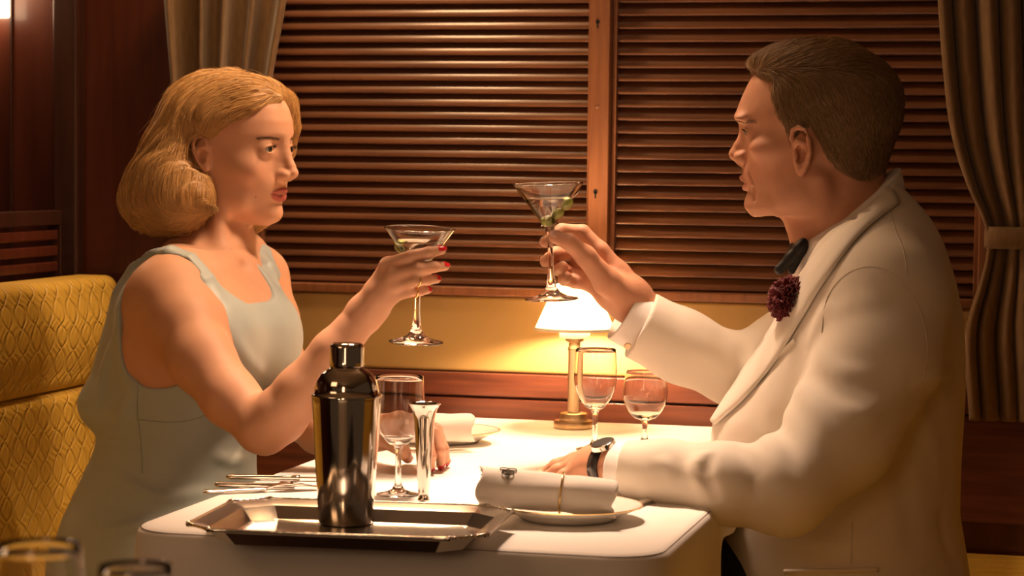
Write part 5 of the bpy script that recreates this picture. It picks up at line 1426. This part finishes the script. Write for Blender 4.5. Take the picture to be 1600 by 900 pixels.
    # left hand resting on the cloth beyond the napkin
    w2 = P(958, 729, 2.918)
    KI, KM, KR, KP = P(898, 722, 3.035), P(894, 726, 3.005), P(895, 732, 2.98), P(902, 737, 2.955)
    hand2 = [chain([w2, (w2 + q) / 2 + np.array([0, 0, 0.003]), q], [0.0235, 0.0185, 0.0120], 'u', 0.014) for q in (KI, KM, KR, KP)]
    zt = TOP + 0.0082
    fL = [([KI, P(876, 727, 3.045), Pz(860, 737, zt + 0.003), Pz(847, 741, zt)], [0.0118, 0.0102, 0.0092, 0.0080]),
          ([KM, P(870, 729, 3.015), Pz(853, 741, zt + 0.003), Pz(840, 746, zt)], [0.0118, 0.0103, 0.0093, 0.0080]),
          ([KR, P(872, 736, 2.985), Pz(856, 747, zt + 0.003), Pz(844, 752, zt)], [0.0114, 0.0100, 0.0090, 0.0078]),
          ([KP, P(882, 743, 2.955), Pz(868, 753, zt + 0.002), Pz(858, 757, zt)], [0.0104, 0.0090, 0.0080, 0.0070])]
    hand2 += fingers(fL, 0.006)
    hand2 += [chain([P(942, 724, 2.97), P(918, 722, 3.02), Pz(898, 725, TOP + 0.014), Pz(882, 727, TOP + 0.0095)], [0.018, 0.0132, 0.0112, 0.0090], 'u', 0.012)]
    legs = []
    trs = [loft(TF, [(-200, 130, -140, 165), (-300, 140, -150, 175), (-335, 110, -130, 160)], 'u', 0.03)]
    shoes = []
    for sg in (1, -1):
        hip = TF.w(0.0, sg * 0.095, -0.262); kn = hip + TF.X * 0.31; kn[2] = 0.605; an = np.array([kn[0] + 0.03, kn[1], 0.11])
        legs += [chain([hip, kn], [0.070, 0.050], 'u', 0.05), chain([kn, (kn + an) / 2, an], [0.048, 0.044, 0.032], 'u', 0.02)]
        trs += [chain([hip, kn], [0.085, 0.068], 'u', 0.06), chain([kn, an], [0.066, 0.056], 'u', 0.02)]
        shoes.append([chain([an + np.array([0, 0, -0.045]) - TF.X * 0.03, an + TF.X * 0.06 + np.array([0, 0, -0.060]), an + TF.X * 0.16 + np.array([0, 0, -0.078])], [0.040, 0.042, 0.030], 'u', 0.02), half(Frame((0, 0, 0), (1, 0, 0)), (0, 0, -1), -0.002)])
    skin = [loft(TF, inner, 'u', 0.02)] + neck + head + [chain(armN, [0.056, 0.050, 0.046, 0.040, 0.038, 0.031, 0.0245], 'u', 0.03), chain(armF, [0.052, 0.046, 0.040, 0.036, 0.0285], 'u', 0.03)] + hand + hand2 + legs + fp + ear
    root = thing('person', 'man in an ivory dinner jacket and black bow tie, raising a martini glass', 'person', (TF.o[0], TF.o[1], 0.0))
    R0 = np.array(root.location)
    lipc = [q for q in fp if q['op'] == 'u'][-2:]
    def color(V):
        c = np.tile(np.array([0.52, 0.255, 0.150]), (len(V), 1)); q = HF.l(V)
        c *= 1 + noise3(V, 0.018, 5)[:, None] * 0.07
        for sg in (1, -1):
            b = np.exp(-(((q - np.array([0.075, sg * 0.05, -0.035])) / 0.028) ** 2).sum(1))[:, None]; c = c * (1 - 0.30 * b) + np.array([0.50, 0.20, 0.125]) * 0.30 * b
        dl = np.minimum(lipc[0]['f'](V), lipc[1]['f'](V)); m = (smoothstep(0.0015, 0.0, dl) * (q[:, 0] > 0.08))[:, None]
        c = c * (1 - 0.8 * m) + np.array([0.38, 0.13, 0.095]) * 0.8 * m
        b = (smoothstep(-0.045, -0.075, q[:, 2]) * smoothstep(-0.02, 0.03, q[:, 0]) * (np.abs(q[:, 0]) < 0.15))[:, None] * (q[:, 2:3] > -0.13)      # shaven jaw
        c = c * (1 - 0.12 * b) + np.array([0.36, 0.21, 0.15]) * 0.12 * b
        return np.clip(c, 0, 1)
    fine = [(HF.w(0.06, 0, -0.03), 0.115), (HF.w(-0.002, 0.078, -0.0235), 0.045), (P(900, 405, 3.22), 0.09), (P(895, 732, 2.99), 0.085)]
    body_obj('body', skin, 0.0024, M['skin_m'], root, fine, color)
    gaze = P(430, 232, 3.45) - HF.w(0.08, 0, 0)
    for sg in (1, -1): eyeball(root, HF, (0.0800, sg * 0.032, 0.002), gaze, 0.0120, M['iris_b'])
    for sg in (1, -1):
        r = np.random.default_rng(5 + sg); t = r.random(190); a = np.stack([0.104 - 0.030 * t ** 1.5, sg * (0.010 + 0.042 * t), 0.0190 + 0.002 * np.sin(t * 2.6) - 0.005 * t + r.normal(size=190) * 0.0014], 1)
        sd = project(skin, np.array([HF.w(*q) for q in a]), 0, 3)
        strands('eyebrow', skin, sd, lambda p, n: np.tile(HF.Y * sg * 0.8 - HF.X * 0.4 + HF.Z * 0.3, (len(p), 1)), 0.006, 0.00018, M['sandy'], root, steps=4, off=(0.0002, 0.0012), seed=3 + sg, col=(0.27, 0.165, 0.085))
        parts = []
        for k in range(20):
            s = -1 + 2 * k / 19; b0 = HF.w(0.0800 + 0.0128 * math.sqrt(max(0.05, 1 - (s * 0.86) ** 2)), sg * 0.032 + s * 0.0118, 0.002 + 0.0040 * (1 - s * s) ** 0.6 - 0.0006)
            d = HF.X * 0.8 + HF.Y * (s * 0.6); pts = np.array([b0, b0 + d * 0.003, b0 + d * 0.0052 + HF.Z * 0.0012]); parts.append(tube_arrays(pts - R0, np.array([0.00025, 0.00018, 0.00006]), 4))
        V, Fc = join(parts); mesh_obj('eyelashes', V, Fc, M['lash'], root)
    # short hair
    base = head[0]['f']
    hl = poly_sd([(0.100, 0.092), (0.086, 0.083), (0.068, 0.073), (0.051, 0.068), (0.052, 0.050), (0.044, 0.026), (0.031, 0.006), (0.023, -0.020), (0.012, -0.024), (0.009, 0.002), (-0.004, 0.009), (-0.013, -0.006), (-0.021, -0.025), (-0.034, -0.043), (-0.060, -0.059), (-0.078, -0.070), (-0.12, -0.082), (-0.16, 0.0), (-0.1, 0.16), (0.1, 0.16)])
    cap_rows = [(128.5, 12, -15, 6), (126.5, 33, -35, 24), (122, 51, -44, 37), (117, 63, -54, 46), (110, 77, -66, 56), (104, 88, -75, 62), (97, 94, -83, 67), (88, 92, -92, 72), (78, 91, -100, 76), (69, 96, -106, 78.5), (52, 104, -112, 81), (40, 109, -114, 82), (24, 112, -115, 82), (7, 103, -110, 80.5), (-9, 96, -104, 78), (-29, 95, -97, 75), (-56, 98, -90, 68), (-78, 90, -87, 62)]
    capf = loft(HF, cap_rows, 'u', 0.01, 0.0, -0.15)['f']
    def cap(p):
        q = HF.l(p); s = smoothstep(0.011, -0.006, hl(q[:, [0, 2]])); return capf(p) + 0.022 * (1 - s)
    hair = [pr(cap, HF.w(0, 0, 0.02), 0.17, 'u', 0.01),
            warp(lambda p: 0.0007 * noise3(HF.l(p) * np.array([0.35, 1, 0.5]), 0.010, 4), HF.w(0, 0, 0.02), 0.2)]
    ho = body_obj('hair', hair, 0.0026, M['sandy'], root, None, lambda V: np.clip(np.array([0.22, 0.135, 0.062])[None] * (1 + 0.25 * noise3(V, 0.012, 8)[:, None]), 0, 1))
    def flow(p, n):
        q = HF.l(p); tp = smoothstep(0.05, 0.10, q[:, 2]); f = np.zeros_like(q)
        f[:, 0] = -0.45 - 0.5 * tp + 1.1 * smoothstep(0.05, 0.085, q[:, 0]) * tp * 0.5; f[:, 1] = -0.5 * tp; f[:, 2] = -1.0 * (1 - tp) + 0.5 * tp * smoothstep(0.05, 0.085, q[:, 0])
        return f @ HF.R
    reg = lambda p: (hl(HF.l(p)[:, [0, 2]]) < 0.009) * (base(p) > 0.0)
    sd = surf_samples(ho, 17000, lambda p: reg(p) * (0.25 + 0.75 * ((p - HF.o) @ FW < 0.04)), 4)
    def ln(p):
        q = HF.l(p); return 0.009 + 0.016 * smoothstep(0.04, 0.10, q[:, 2])
    strands('hair_strands', hair, sd, flow, ln, 0.00026, M['sandy'], ho, steps=4, off=(0.0002, 0.0020), lift=lambda p: 0.0014 + 0.0022 * smoothstep(0.05, 0.1, HF.l(p)[:, 2]) + 0.004 * smoothstep(-0.07, -0.1, HF.l(p)[:, 0]) * smoothstep(0.02, 0.06, HF.l(p)[:, 2]), col=(0.31, 0.19, 0.088), colvar=0.22, seed=2, avoid=[(HF.w(0.0085, 0.084, -0.010), 0.017), (HF.w(0.0085, 0.084, -0.030), 0.017)])
    # shirt: collar, front, cuffs
    nkF = Frame(P(1312, 335, 3.13), TF.X)
    cdir = P(1372, 286, 3.13) - P(1250, 378, 3.13); cdir /= np.linalg.norm(cdir)        # slope of the collar edge, front to back
    cn = np.cross(np.cross(cdir, [0, 0, 1.0]), cdir); cn /= np.linalg.norm(cn)
    if cn[2] < 0: cn = -cn
    cpt = P(1311, 331, 3.13)
    up_cut = pr(lambda p: (p - cpt) @ cn, cpt, 1e3, 'i', 0.003)
    neckcone = chain([P(1332, 290, 3.13), P(1326, 345, 3.13), P(1329, 420, 3.13)], [0.068, 0.0735, 0.081], 'u', 0.01)
    shirt = [neckcone, loft(TF, inner, 'u', 0.02, off=0.006), loft(TF, [(z, f - 7, b + 30, max(w_ - 45, 15)) for z, f, b, w_ in t_rows if z < 200], 'u', 0.03), up_cut, warp(lambda p: 0.0005 * noise3(p, 0.05, 3), TF.o, 0.7)]
    so = body_obj('shirt', shirt, 0.003, M['shirt'], root)
    # jacket
    jk = [loft(TF, t_rows, 'u', 0.03), chain([P(1335, 345, 3.12), P(1372, 380, 3.06), S + np.array([0, 0, 0.02])], [0.050, 0.058, 0.060], 'u', 0.06), chain([P(1335, 355, 3.15), P(1318, 420, 3.26), SF + np.array([0, 0, 0.0])], [0.044, 0.044, 0.050], 'u', 0.06)]
    # neck opening and the long V of the front
    jk.append(pr(lambda p: np.maximum(neckcone['f'](p) - 0.003, -((p - cpt) @ cn + 0.060)), cpt, 0.2, 's', 0.004))
    cd2 = P(1379, 285, 3.13) - P(1250, 417, 3.13); cd2 /= np.linalg.norm(cd2); n2 = np.cross(np.cross(cd2, [0, 0, 1.0]), cd2); n2 /= np.linalg.norm(n2)
    if n2[2] < 0: n2 = -n2
    c2 = P(1320, 345, 3.13)
    jk.append(pr(lambda p: np.maximum(-((p - c2) @ n2), np.linalg.norm(p - c2, axis=1) - 0.135), c2, 0.14, 's', 0.004))
    def vee(p):
        q = TF.l(p); w_ = np.interp(q[:, 2], [-0.06, 0.02, 0.12, 0.20, 0.27], [0.0, 0.022, 0.042, 0.056, 0.060])
        return np.maximum(np.maximum(np.abs(q[:, 1]) - w_, -q[:, 0]), -0.075 - q[:, 2])
    jk.append(pr(vee, TF.w(0.08, 0, 0.1), 0.35, 's', 0.005))
    slN = chain(armN[:-1] + [P(972, 731, 2.911)], [0.077, 0.077, 0.0690, 0.0550, 0.0470, 0.0385, 0.0355], 'u', 0.022)
    slF = chain(armF[:-1] + [P(996, 506, 3.235)], [0.062, 0.054, 0.0490, 0.0495, 0.0495], 'u', 0.03)
    jk += [slN, slF]
    axN = P(972, 731, 2.911) - P(1040, 739, 2.885); axN /= np.linalg.norm(axN)
    axF = P(990, 503, 3.240) - P(1065, 541, 3.245); axF /= np.linalg.norm(axF)
    pN = P(979, 732, 2.908); pF = P(1000, 508, 3.238)
    def endcut(pt, ax, R):   # flat sleeve end, only near the wrist
        c = pt + ax * R
        def f(p):
            return np.maximum(-((p - pt) @ ax), np.linalg.norm(p - c, axis=1) - R * 1.6)
        return pr(f, c, R * 1.7, 's', 0.003)
    jk += [endcut(pN, axN, 0.07), endcut(pF, axF, 0.08)]
    def rg(pts, a, w_): return ridge([P(*q) for q in pts], a, w_)
    folds = [([(1268, 548, 2.88), (1310, 578, 2.86), (1375, 590, 2.86)], 0.006, 0.013), ([(1262, 585, 2.89), (1300, 610, 2.86), (1350, 640, 2.83)], -0.004, 0.012), ([(1245, 605, 2.89), (1275, 640, 2.85), (1300, 690, 2.82)], 0.005, 0.012),
             ([(1205, 650, 2.86), (1235, 690, 2.82), (1245, 740, 2.79)], -0.006, 0.012), ([(1180, 672, 2.86), (1212, 705, 2.82), (1225, 770, 2.78)], 0.006, 0.012), ([(1150, 690, 2.85), (1175, 725, 2.81), (1185, 780, 2.79)], -0.005, 0.010),
             ([(1095, 705, 2.85), (1085, 735, 2.83), (1095, 770, 2.83)], 0.006, 0.010), ([(1108, 710, 2.85), (1105, 745, 2.82), (1120, 785, 2.82)], -0.006, 0.008), ([(1030, 712, 2.87), (1045, 735, 2.85), (1050, 765, 2.85)], 0.003, 0.009),
             ([(1285, 500, 2.9), (1330, 475, 2.88), (1390, 470, 2.88)], 0.003, 0.016), ([(1262, 545, 2.9), (1280, 500, 2.9), (1300, 470, 2.9)], 0.004, 0.012), ([(1300, 640, 2.84), (1360, 640, 2.86), (1420, 600, 2.88)], 0.004, 0.018), ([(1290, 720, 2.82), (1350, 700, 2.84), (1400, 650, 2.87)], -0.003, 0.016),
             ([(1425, 600, 2.95), (1455, 590, 2.96), (1490, 580, 3.0)], 0.006, 0.009), ([(1420, 625, 2.95), (1455, 625, 2.97), (1480, 640, 3.0)], -0.006, 0.010), ([(1440, 645, 2.95), (1462, 700, 2.96), (1470, 760, 2.97)], 0.004, 0.014), ([(1395, 700, 2.95), (1420, 800, 2.95), (1430, 880, 2.95)], -0.004, 0.018), ([(1470, 790, 2.98), (1480, 850, 2.98), (1500, 890, 2.99)], -0.006, 0.012),
             ([(1215, 520, 3.25), (1205, 560, 3.24), (1185, 600, 3.24)], -0.007, 0.009), ([(1160, 540, 3.25), (1150, 575, 3.24), (1152, 620, 3.24)], -0.006, 0.009), ([(1180, 530, 3.25), (1172, 570, 3.24), (1170, 610, 3.24)], 0.004, 0.010), ([(1100, 520, 3.22), (1110, 560, 3.21), (1130, 600, 3.22)], 0.003, 0.012),
             ([(1230, 840, 2.95), (1330, 838, 2.93), (1430, 845, 2.94)], 0.003, 0.02), ([(1130, 800, 2.98), (1160, 850, 2.96), (1170, 895, 2.95)], 0.004, 0.014)]
    sl_ = [seen_surface(jk, smooth_curve(np.array(f[0])[:, :2], 9)) for f in folds]
    jk += [ridge(c, f[1] * 0.9, f[2]) for c, f in zip(sl_, folds)]
    jk.append(warp(lambda p: 0.0012 * noise3(p, 0.10, 3), TF.o, 0.9))
    jk.append(half(Frame((0, 0, 0), (1, 0, 0)), (0, 0, -1), -0.575))
    jo = body_obj('jacket', jk, 0.0030, M['jacket'], root)
    # shirt cuffs
    def cuffmesh(name, a, b, r0, r1):
        a, b = np.array(a), np.array(b); ax = (b - a) / np.linalg.norm(b - a); x = np.cross(ax, [0, 0, 1.0]); x /= np.linalg.norm(x); y = np.cross(ax, x)
        n = 64; V = []; Fc = []
        prof = [(a, r0), (b - ax * 0.002, r1), (b, r1 - 0.0008), (b - ax * 0.0005, r1 - 0.0030), (a, r0 - 0.003)]
        for c, r_ in prof:
            for k in range(n):
                t = 2 * math.pi * k / n; rr_ = r_ * (1 + 0.02 * math.cos(2 * t + 1)); V.append(c + rr_ * (math.cos(t) * x + math.sin(t) * y) - R0)
        for i in range(len(prof) - 1):
            for k in range(n): k2 = (k + 1) % n; Fc.append((i * n + k, i * n + k2, (i + 1) * n + k2, (i + 1) * n + k))
        return mesh_obj(name, V, Fc, M['shirt'], root)
    cuffmesh('shirt_cuff', P(1020, 738, 2.89), P(961, 730, 2.917), 0.0335, 0.0330)
    cuffmesh('shirt_cuff', P(1040, 528, 3.246), P(974.5, 487.5, 3.239), 0.0420, 0.0440)
    # cufflink on the far cuff
    cl = P(981, 541, 3.196)
    bm = bmesh.new(); bmesh.ops.create_cone(bm, cap_ends=True, segments=24, radius1=0.0052, radius2=0.0045, depth=0.003); 
    o = bm_obj('cufflink', bm, M['brass'], root, bevel=0.0008); o.location = [float(v) for v in cl - R0]; o.rotation_mode = 'QUATERNION'; o.rotation_quaternion = Vector((0, 0, 1)).rotation_difference(Vector(-FW * 0.9 - UP * 0.3))
    # watch on the left wrist
    wc = P(953.5, 729, 2.920); ax = P(972, 731, 2.911) - P(930, 727, 2.95); ax /= np.linalg.norm(ax); x = np.cross(ax, [0, 0, 1.0]); x /= np.linalg.norm(x); y = np.cross(x, ax)
    if y[2] < 0: y = -y
    wt = thing('watch', None, None); wt.parent = root; wt.location = [float(v) for v in wc - R0]
    V, Fc = [], []; n = 56; rw = 0.0288
    for s, rr_ in ((-0.0085, rw), (-0.0085, rw + 0.0025), (0.0085, rw + 0.0025), (0.0085, rw)):
        for k in range(n):
            t = 2 * math.pi * k / n; V.append(ax * s + rr_ * (math.cos(t) * x * 1.04 + math.sin(t) * y * 0.96))
    for i in range(4):
        for k in range(n): k2 = (k + 1) % n; j = (i + 1) % 4; Fc.append((i * n + k, i * n + k2, j * n + k2, j * n + k))
    mesh_obj('watch_strap', V, Fc, M['leather'], wt)
    face_dir = (y * 0.85 - FW * 0.55); face_dir -= ax * (face_dir @ ax); face_dir /= np.linalg.norm(face_dir)
    for nm, r1, z0, z1, mt in (('watch_case', 0.0165, 0.0275, 0.0345, M['steel']), ('watch_dial', 0.0140, 0.0346, 0.0351, M['black'])):
        bm = bmesh.new(); bmesh.ops.create_cone(bm, cap_ends=True, segments=48, radius1=r1, radius2=r1 * 0.94, depth=z1 - z0)
        o = bm_obj(nm, bm, mt, wt, bevel=0.0008 if nm == 'watch_case' else 0.0); o.location = [float(v) for v in face_dir * (z0 + z1) / 2]; o.rotation_mode = 'QUATERNION'; o.rotation_quaternion = Vector((0, 0, 1)).rotation_difference(Vector(face_dir))
    # shawl lapel lying on the jacket
    def strip(name, outer, inner_, mt, parent, lo_, hi_, nu=60, nv=12, th=0.0016):
        A = smooth_curve(np.array(outer)[:, :2], nu); B = smooth_curve(np.array(inner_)[:, :2], nu)
        G = np.stack([A + (B - A) * t for t in np.linspace(0, 1, nv)], 1)
        pts = seen_surface(jk, G.reshape(-1, 2)).reshape(nu, nv, 3)
        for _ in range(4): pts[1:-1] = 0.25 * pts[:-2] + 0.5 * pts[1:-1] + 0.25 * pts[2:]
        g = grad(jk, pts.reshape(-1, 3), 0.003); nn = (g / (np.linalg.norm(g, axis=1, keepdims=True) + 1e-9)).reshape(nu, nv, 3)
        off = np.interp(np.linspace(0, 1, nv), [0, 0.12, 0.5, 0.9, 1], [lo_ * 0.45, lo_, (lo_ + hi_) / 2 + 0.002, hi_, hi_ * 0.5])
        pts = pts + nn * off[None, :, None]
        idx = np.arange(nu * nv).reshape(nu, nv); Fq = np.stack([idx[:-1, :-1], idx[1:, :-1], idx[1:, 1:], idx[:-1, 1:]], -1).reshape(-1, 4)
        o = mesh_obj(name, pts.reshape(-1, 3) - R0, Fq, mt, parent)
        md = o.modifiers.new('thick', 'SOLIDIFY'); md.thickness = th; md.offset = 0
        return o
    strip('lapel', [(1403, 320, 3.10), (1345, 369, 3.03), (1292, 440, 3.02), (1258, 495, 3.04), (1214, 566, 3.06), (1168, 622, 3.08), (1122, 664, 3.10)],
          [(1384, 289, 3.10), (1330, 340, 3.06), (1280, 392, 3.08), (1245, 440, 3.09), (1206, 505, 3.10), (1160, 580, 3.10), (1114, 655, 3.11)], M['lapel'], jo, 0.0068, 0.0040)
    # seams
    def seam(name, pts, d0, r_=0.0006, n=50):
        c = seen_surface(jk, smooth_curve(np.array(pts)[:, :2], n))
        for _ in range(4): c[1:-1] = 0.25 * c[:-2] + 0.5 * c[1:-1] + 0.25 * c[2:]
        tube(name, c - R0, r_, M['stitch'], jo, 6)
    seam('armhole_seam', [(1284, 520, 2.93), (1292, 465, 2.93), (1322, 428, 2.95), (1362, 416, 2.95), (1402, 432, 2.93), (1436, 480, 2.93), (1450, 545, 2.93), (1440, 600, 2.94)], 0)
    seam('shoulder_seam', [(1392, 330, 3.08), (1400, 362, 3.02), (1412, 392, 2.98), (1418, 430, 2.95)], 0)
    seam('side_seam', [(1332, 815, 2.9), (1331, 845, 2.92), (1330, 882, 2.93)], 0, 0.0006)
    # welts of the pockets
    def welt(name, a, b, n=24):
        c = seen_surface(jk, np.array([np.array(a[:2]) + (np.array(b[:2]) - np.array(a[:2])) * t for t in np.linspace(0, 1, n)])) - FW * 0.001; tube(name, c - R0, 0.0032, M['jacket'], jo, 8)
    welt('breast_pocket_welt', (1212, 560, 3.02), (1242, 532, 3.0)); welt('pocket_welt', (1225, 893, 2.93), (1372, 890, 2.93))
    # bow tie
    BF = Frame(P(1247, 392, 3.115), TF.X * 0.86 + np.array([0, 0, 0.22]), (0, 0, 1.0))
    bt = [ell(BF, (0.004, 0, 0.0), (0.010, 0.011, 0.013), 'u', 0.004)]
    for dd in (3.072, 3.158):
        kn = BF.w(0.003, 0.009 if dd < 3.1 else -0.009, 0.0)
        bt += [chain([P(1255, 379, dd), P(1240, 398, dd), P(1218, 421, dd)], [0.0065, 0.0070, 0.0072], 'u', 0.004), chain([P(1257, 386, dd + 0.004), P(1237, 423, dd + 0.004)], [0.0055, 0.0050], 'u', 0.004),
               chain([kn, P(1249, 389, dd)], [0.0065, 0.0085], 'u', 0.006), chain([kn, P(1236, 403, dd)], [0.0055, 0.0080], 'u', 0.006)]
    body_obj('bow_tie', bt, 0.0016, M['bow'], root)
    # carnation in the lapel
    fc = P(1240, 469, 3.015); fa = -FW * 0.75 + (-RT) * 0.55 + UP * 0.10; fa /= np.linalg.norm(fa)
    fl = thing('carnation', None, None); fl.parent = root; fl.location = [float(v) for v in fc - R0]
    FF = Frame((0, 0, 0), fa, UP)
    r = np.random.default_rng(21); parts = []
    for k in range(64):
        lay = k / 64; th_ = k * 2.39996; tilt = 0.10 + 1.75 * lay ** 0.75; L = 0.027 + 0.006 * r.random()
        d = np.array([math.cos(tilt), math.sin(tilt) * math.cos(th_), math.sin(tilt) * math.sin(th_)])
        s = np.cross(d, [0.3, 0.5, 0.2] + r.normal(size=3) * 0.4); s /= np.linalg.norm(s); nrm = np.cross(d, s)
        nu_, nv_ = 7, 11; V = []
        for i in range(nu_):
            u = i / (nu_ - 1)
            for j in range(nv_):
                v = 2 * j / (nv_ - 1) - 1; wd = 0.003 + 0.011 * u
                zig = 0.0018 * (u > 0.95) * (1 if j % 2 else -1)
                ruf = 0.0032 * u * u * math.sin(v * 7 + k) + 0.0016 * u * math.sin(v * 13 + 2 * k)
                V.append(d * (0.002 + (L - 0.004 * v * v * u) * u + zig) + s * wd * v + nrm * (ruf + 0.003 * u * u))
        idx = np.arange(nu_ * nv_).reshape(nu_, nv_); Fq = np.stack([idx[:-1, :-1], idx[1:, :-1], idx[1:, 1:], idx[:-1, 1:]], -1).reshape(-1, 4)
        parts.append((np.array(V) @ FF.R, Fq.tolist()))
    V, Fc = join(parts); o = mesh_obj('bloom', V, Fc, M['petal'], fl); md = o.modifiers.new('thick', 'SOLIDIFY'); md.thickness = 0.0005
    tube('calyx', np.array([FF.w(0.004, 0, 0), FF.w(-0.006, 0, -0.004), FF.w(-0.010, 0.001, -0.020), FF.w(-0.011, 0.002, -0.030)]), [0.006, 0.006, 0.003, 0.002], M['stem'], fl, 10)
    # nails
    b = -FW
    def nl(pts, rs, o_, L, Wk=1.6):
        d = np.array(pts[-1]) - np.array(pts[-2]); d /= np.linalg.norm(d); o1 = np.array(o_, float); o1 -= d * (o1 @ d); o1 /= np.linalg.norm(o1)
        nail(root, np.array(pts[-1]) + d * (rs[-1] * 0.85) + o1 * rs[-1] * 0.72, d - o1 * 0.12, o1, L, rs[-1] * Wk, M['nailm'], 'fingernail')
    nl(th[0], th[1], b * 0.7 + UP * 0.8, 0.0125)
    nl(*fR[0], -RT * 0.6 - b * 0.7 + UP * 0.2, 0.011); nl(*fR[1], -RT * 0.8 - b * 0.6, 0.011)
    for f in fL: nl(*f, np.array([0, 0, 1.0]), 0.0115)
    # trousers and shoes
    to = body_obj('trousers', trs, 0.006, M['trouser'], root)
    for s in shoes: body_obj('shoe', s, 0.004, M['leather'], root)
    return root
man()
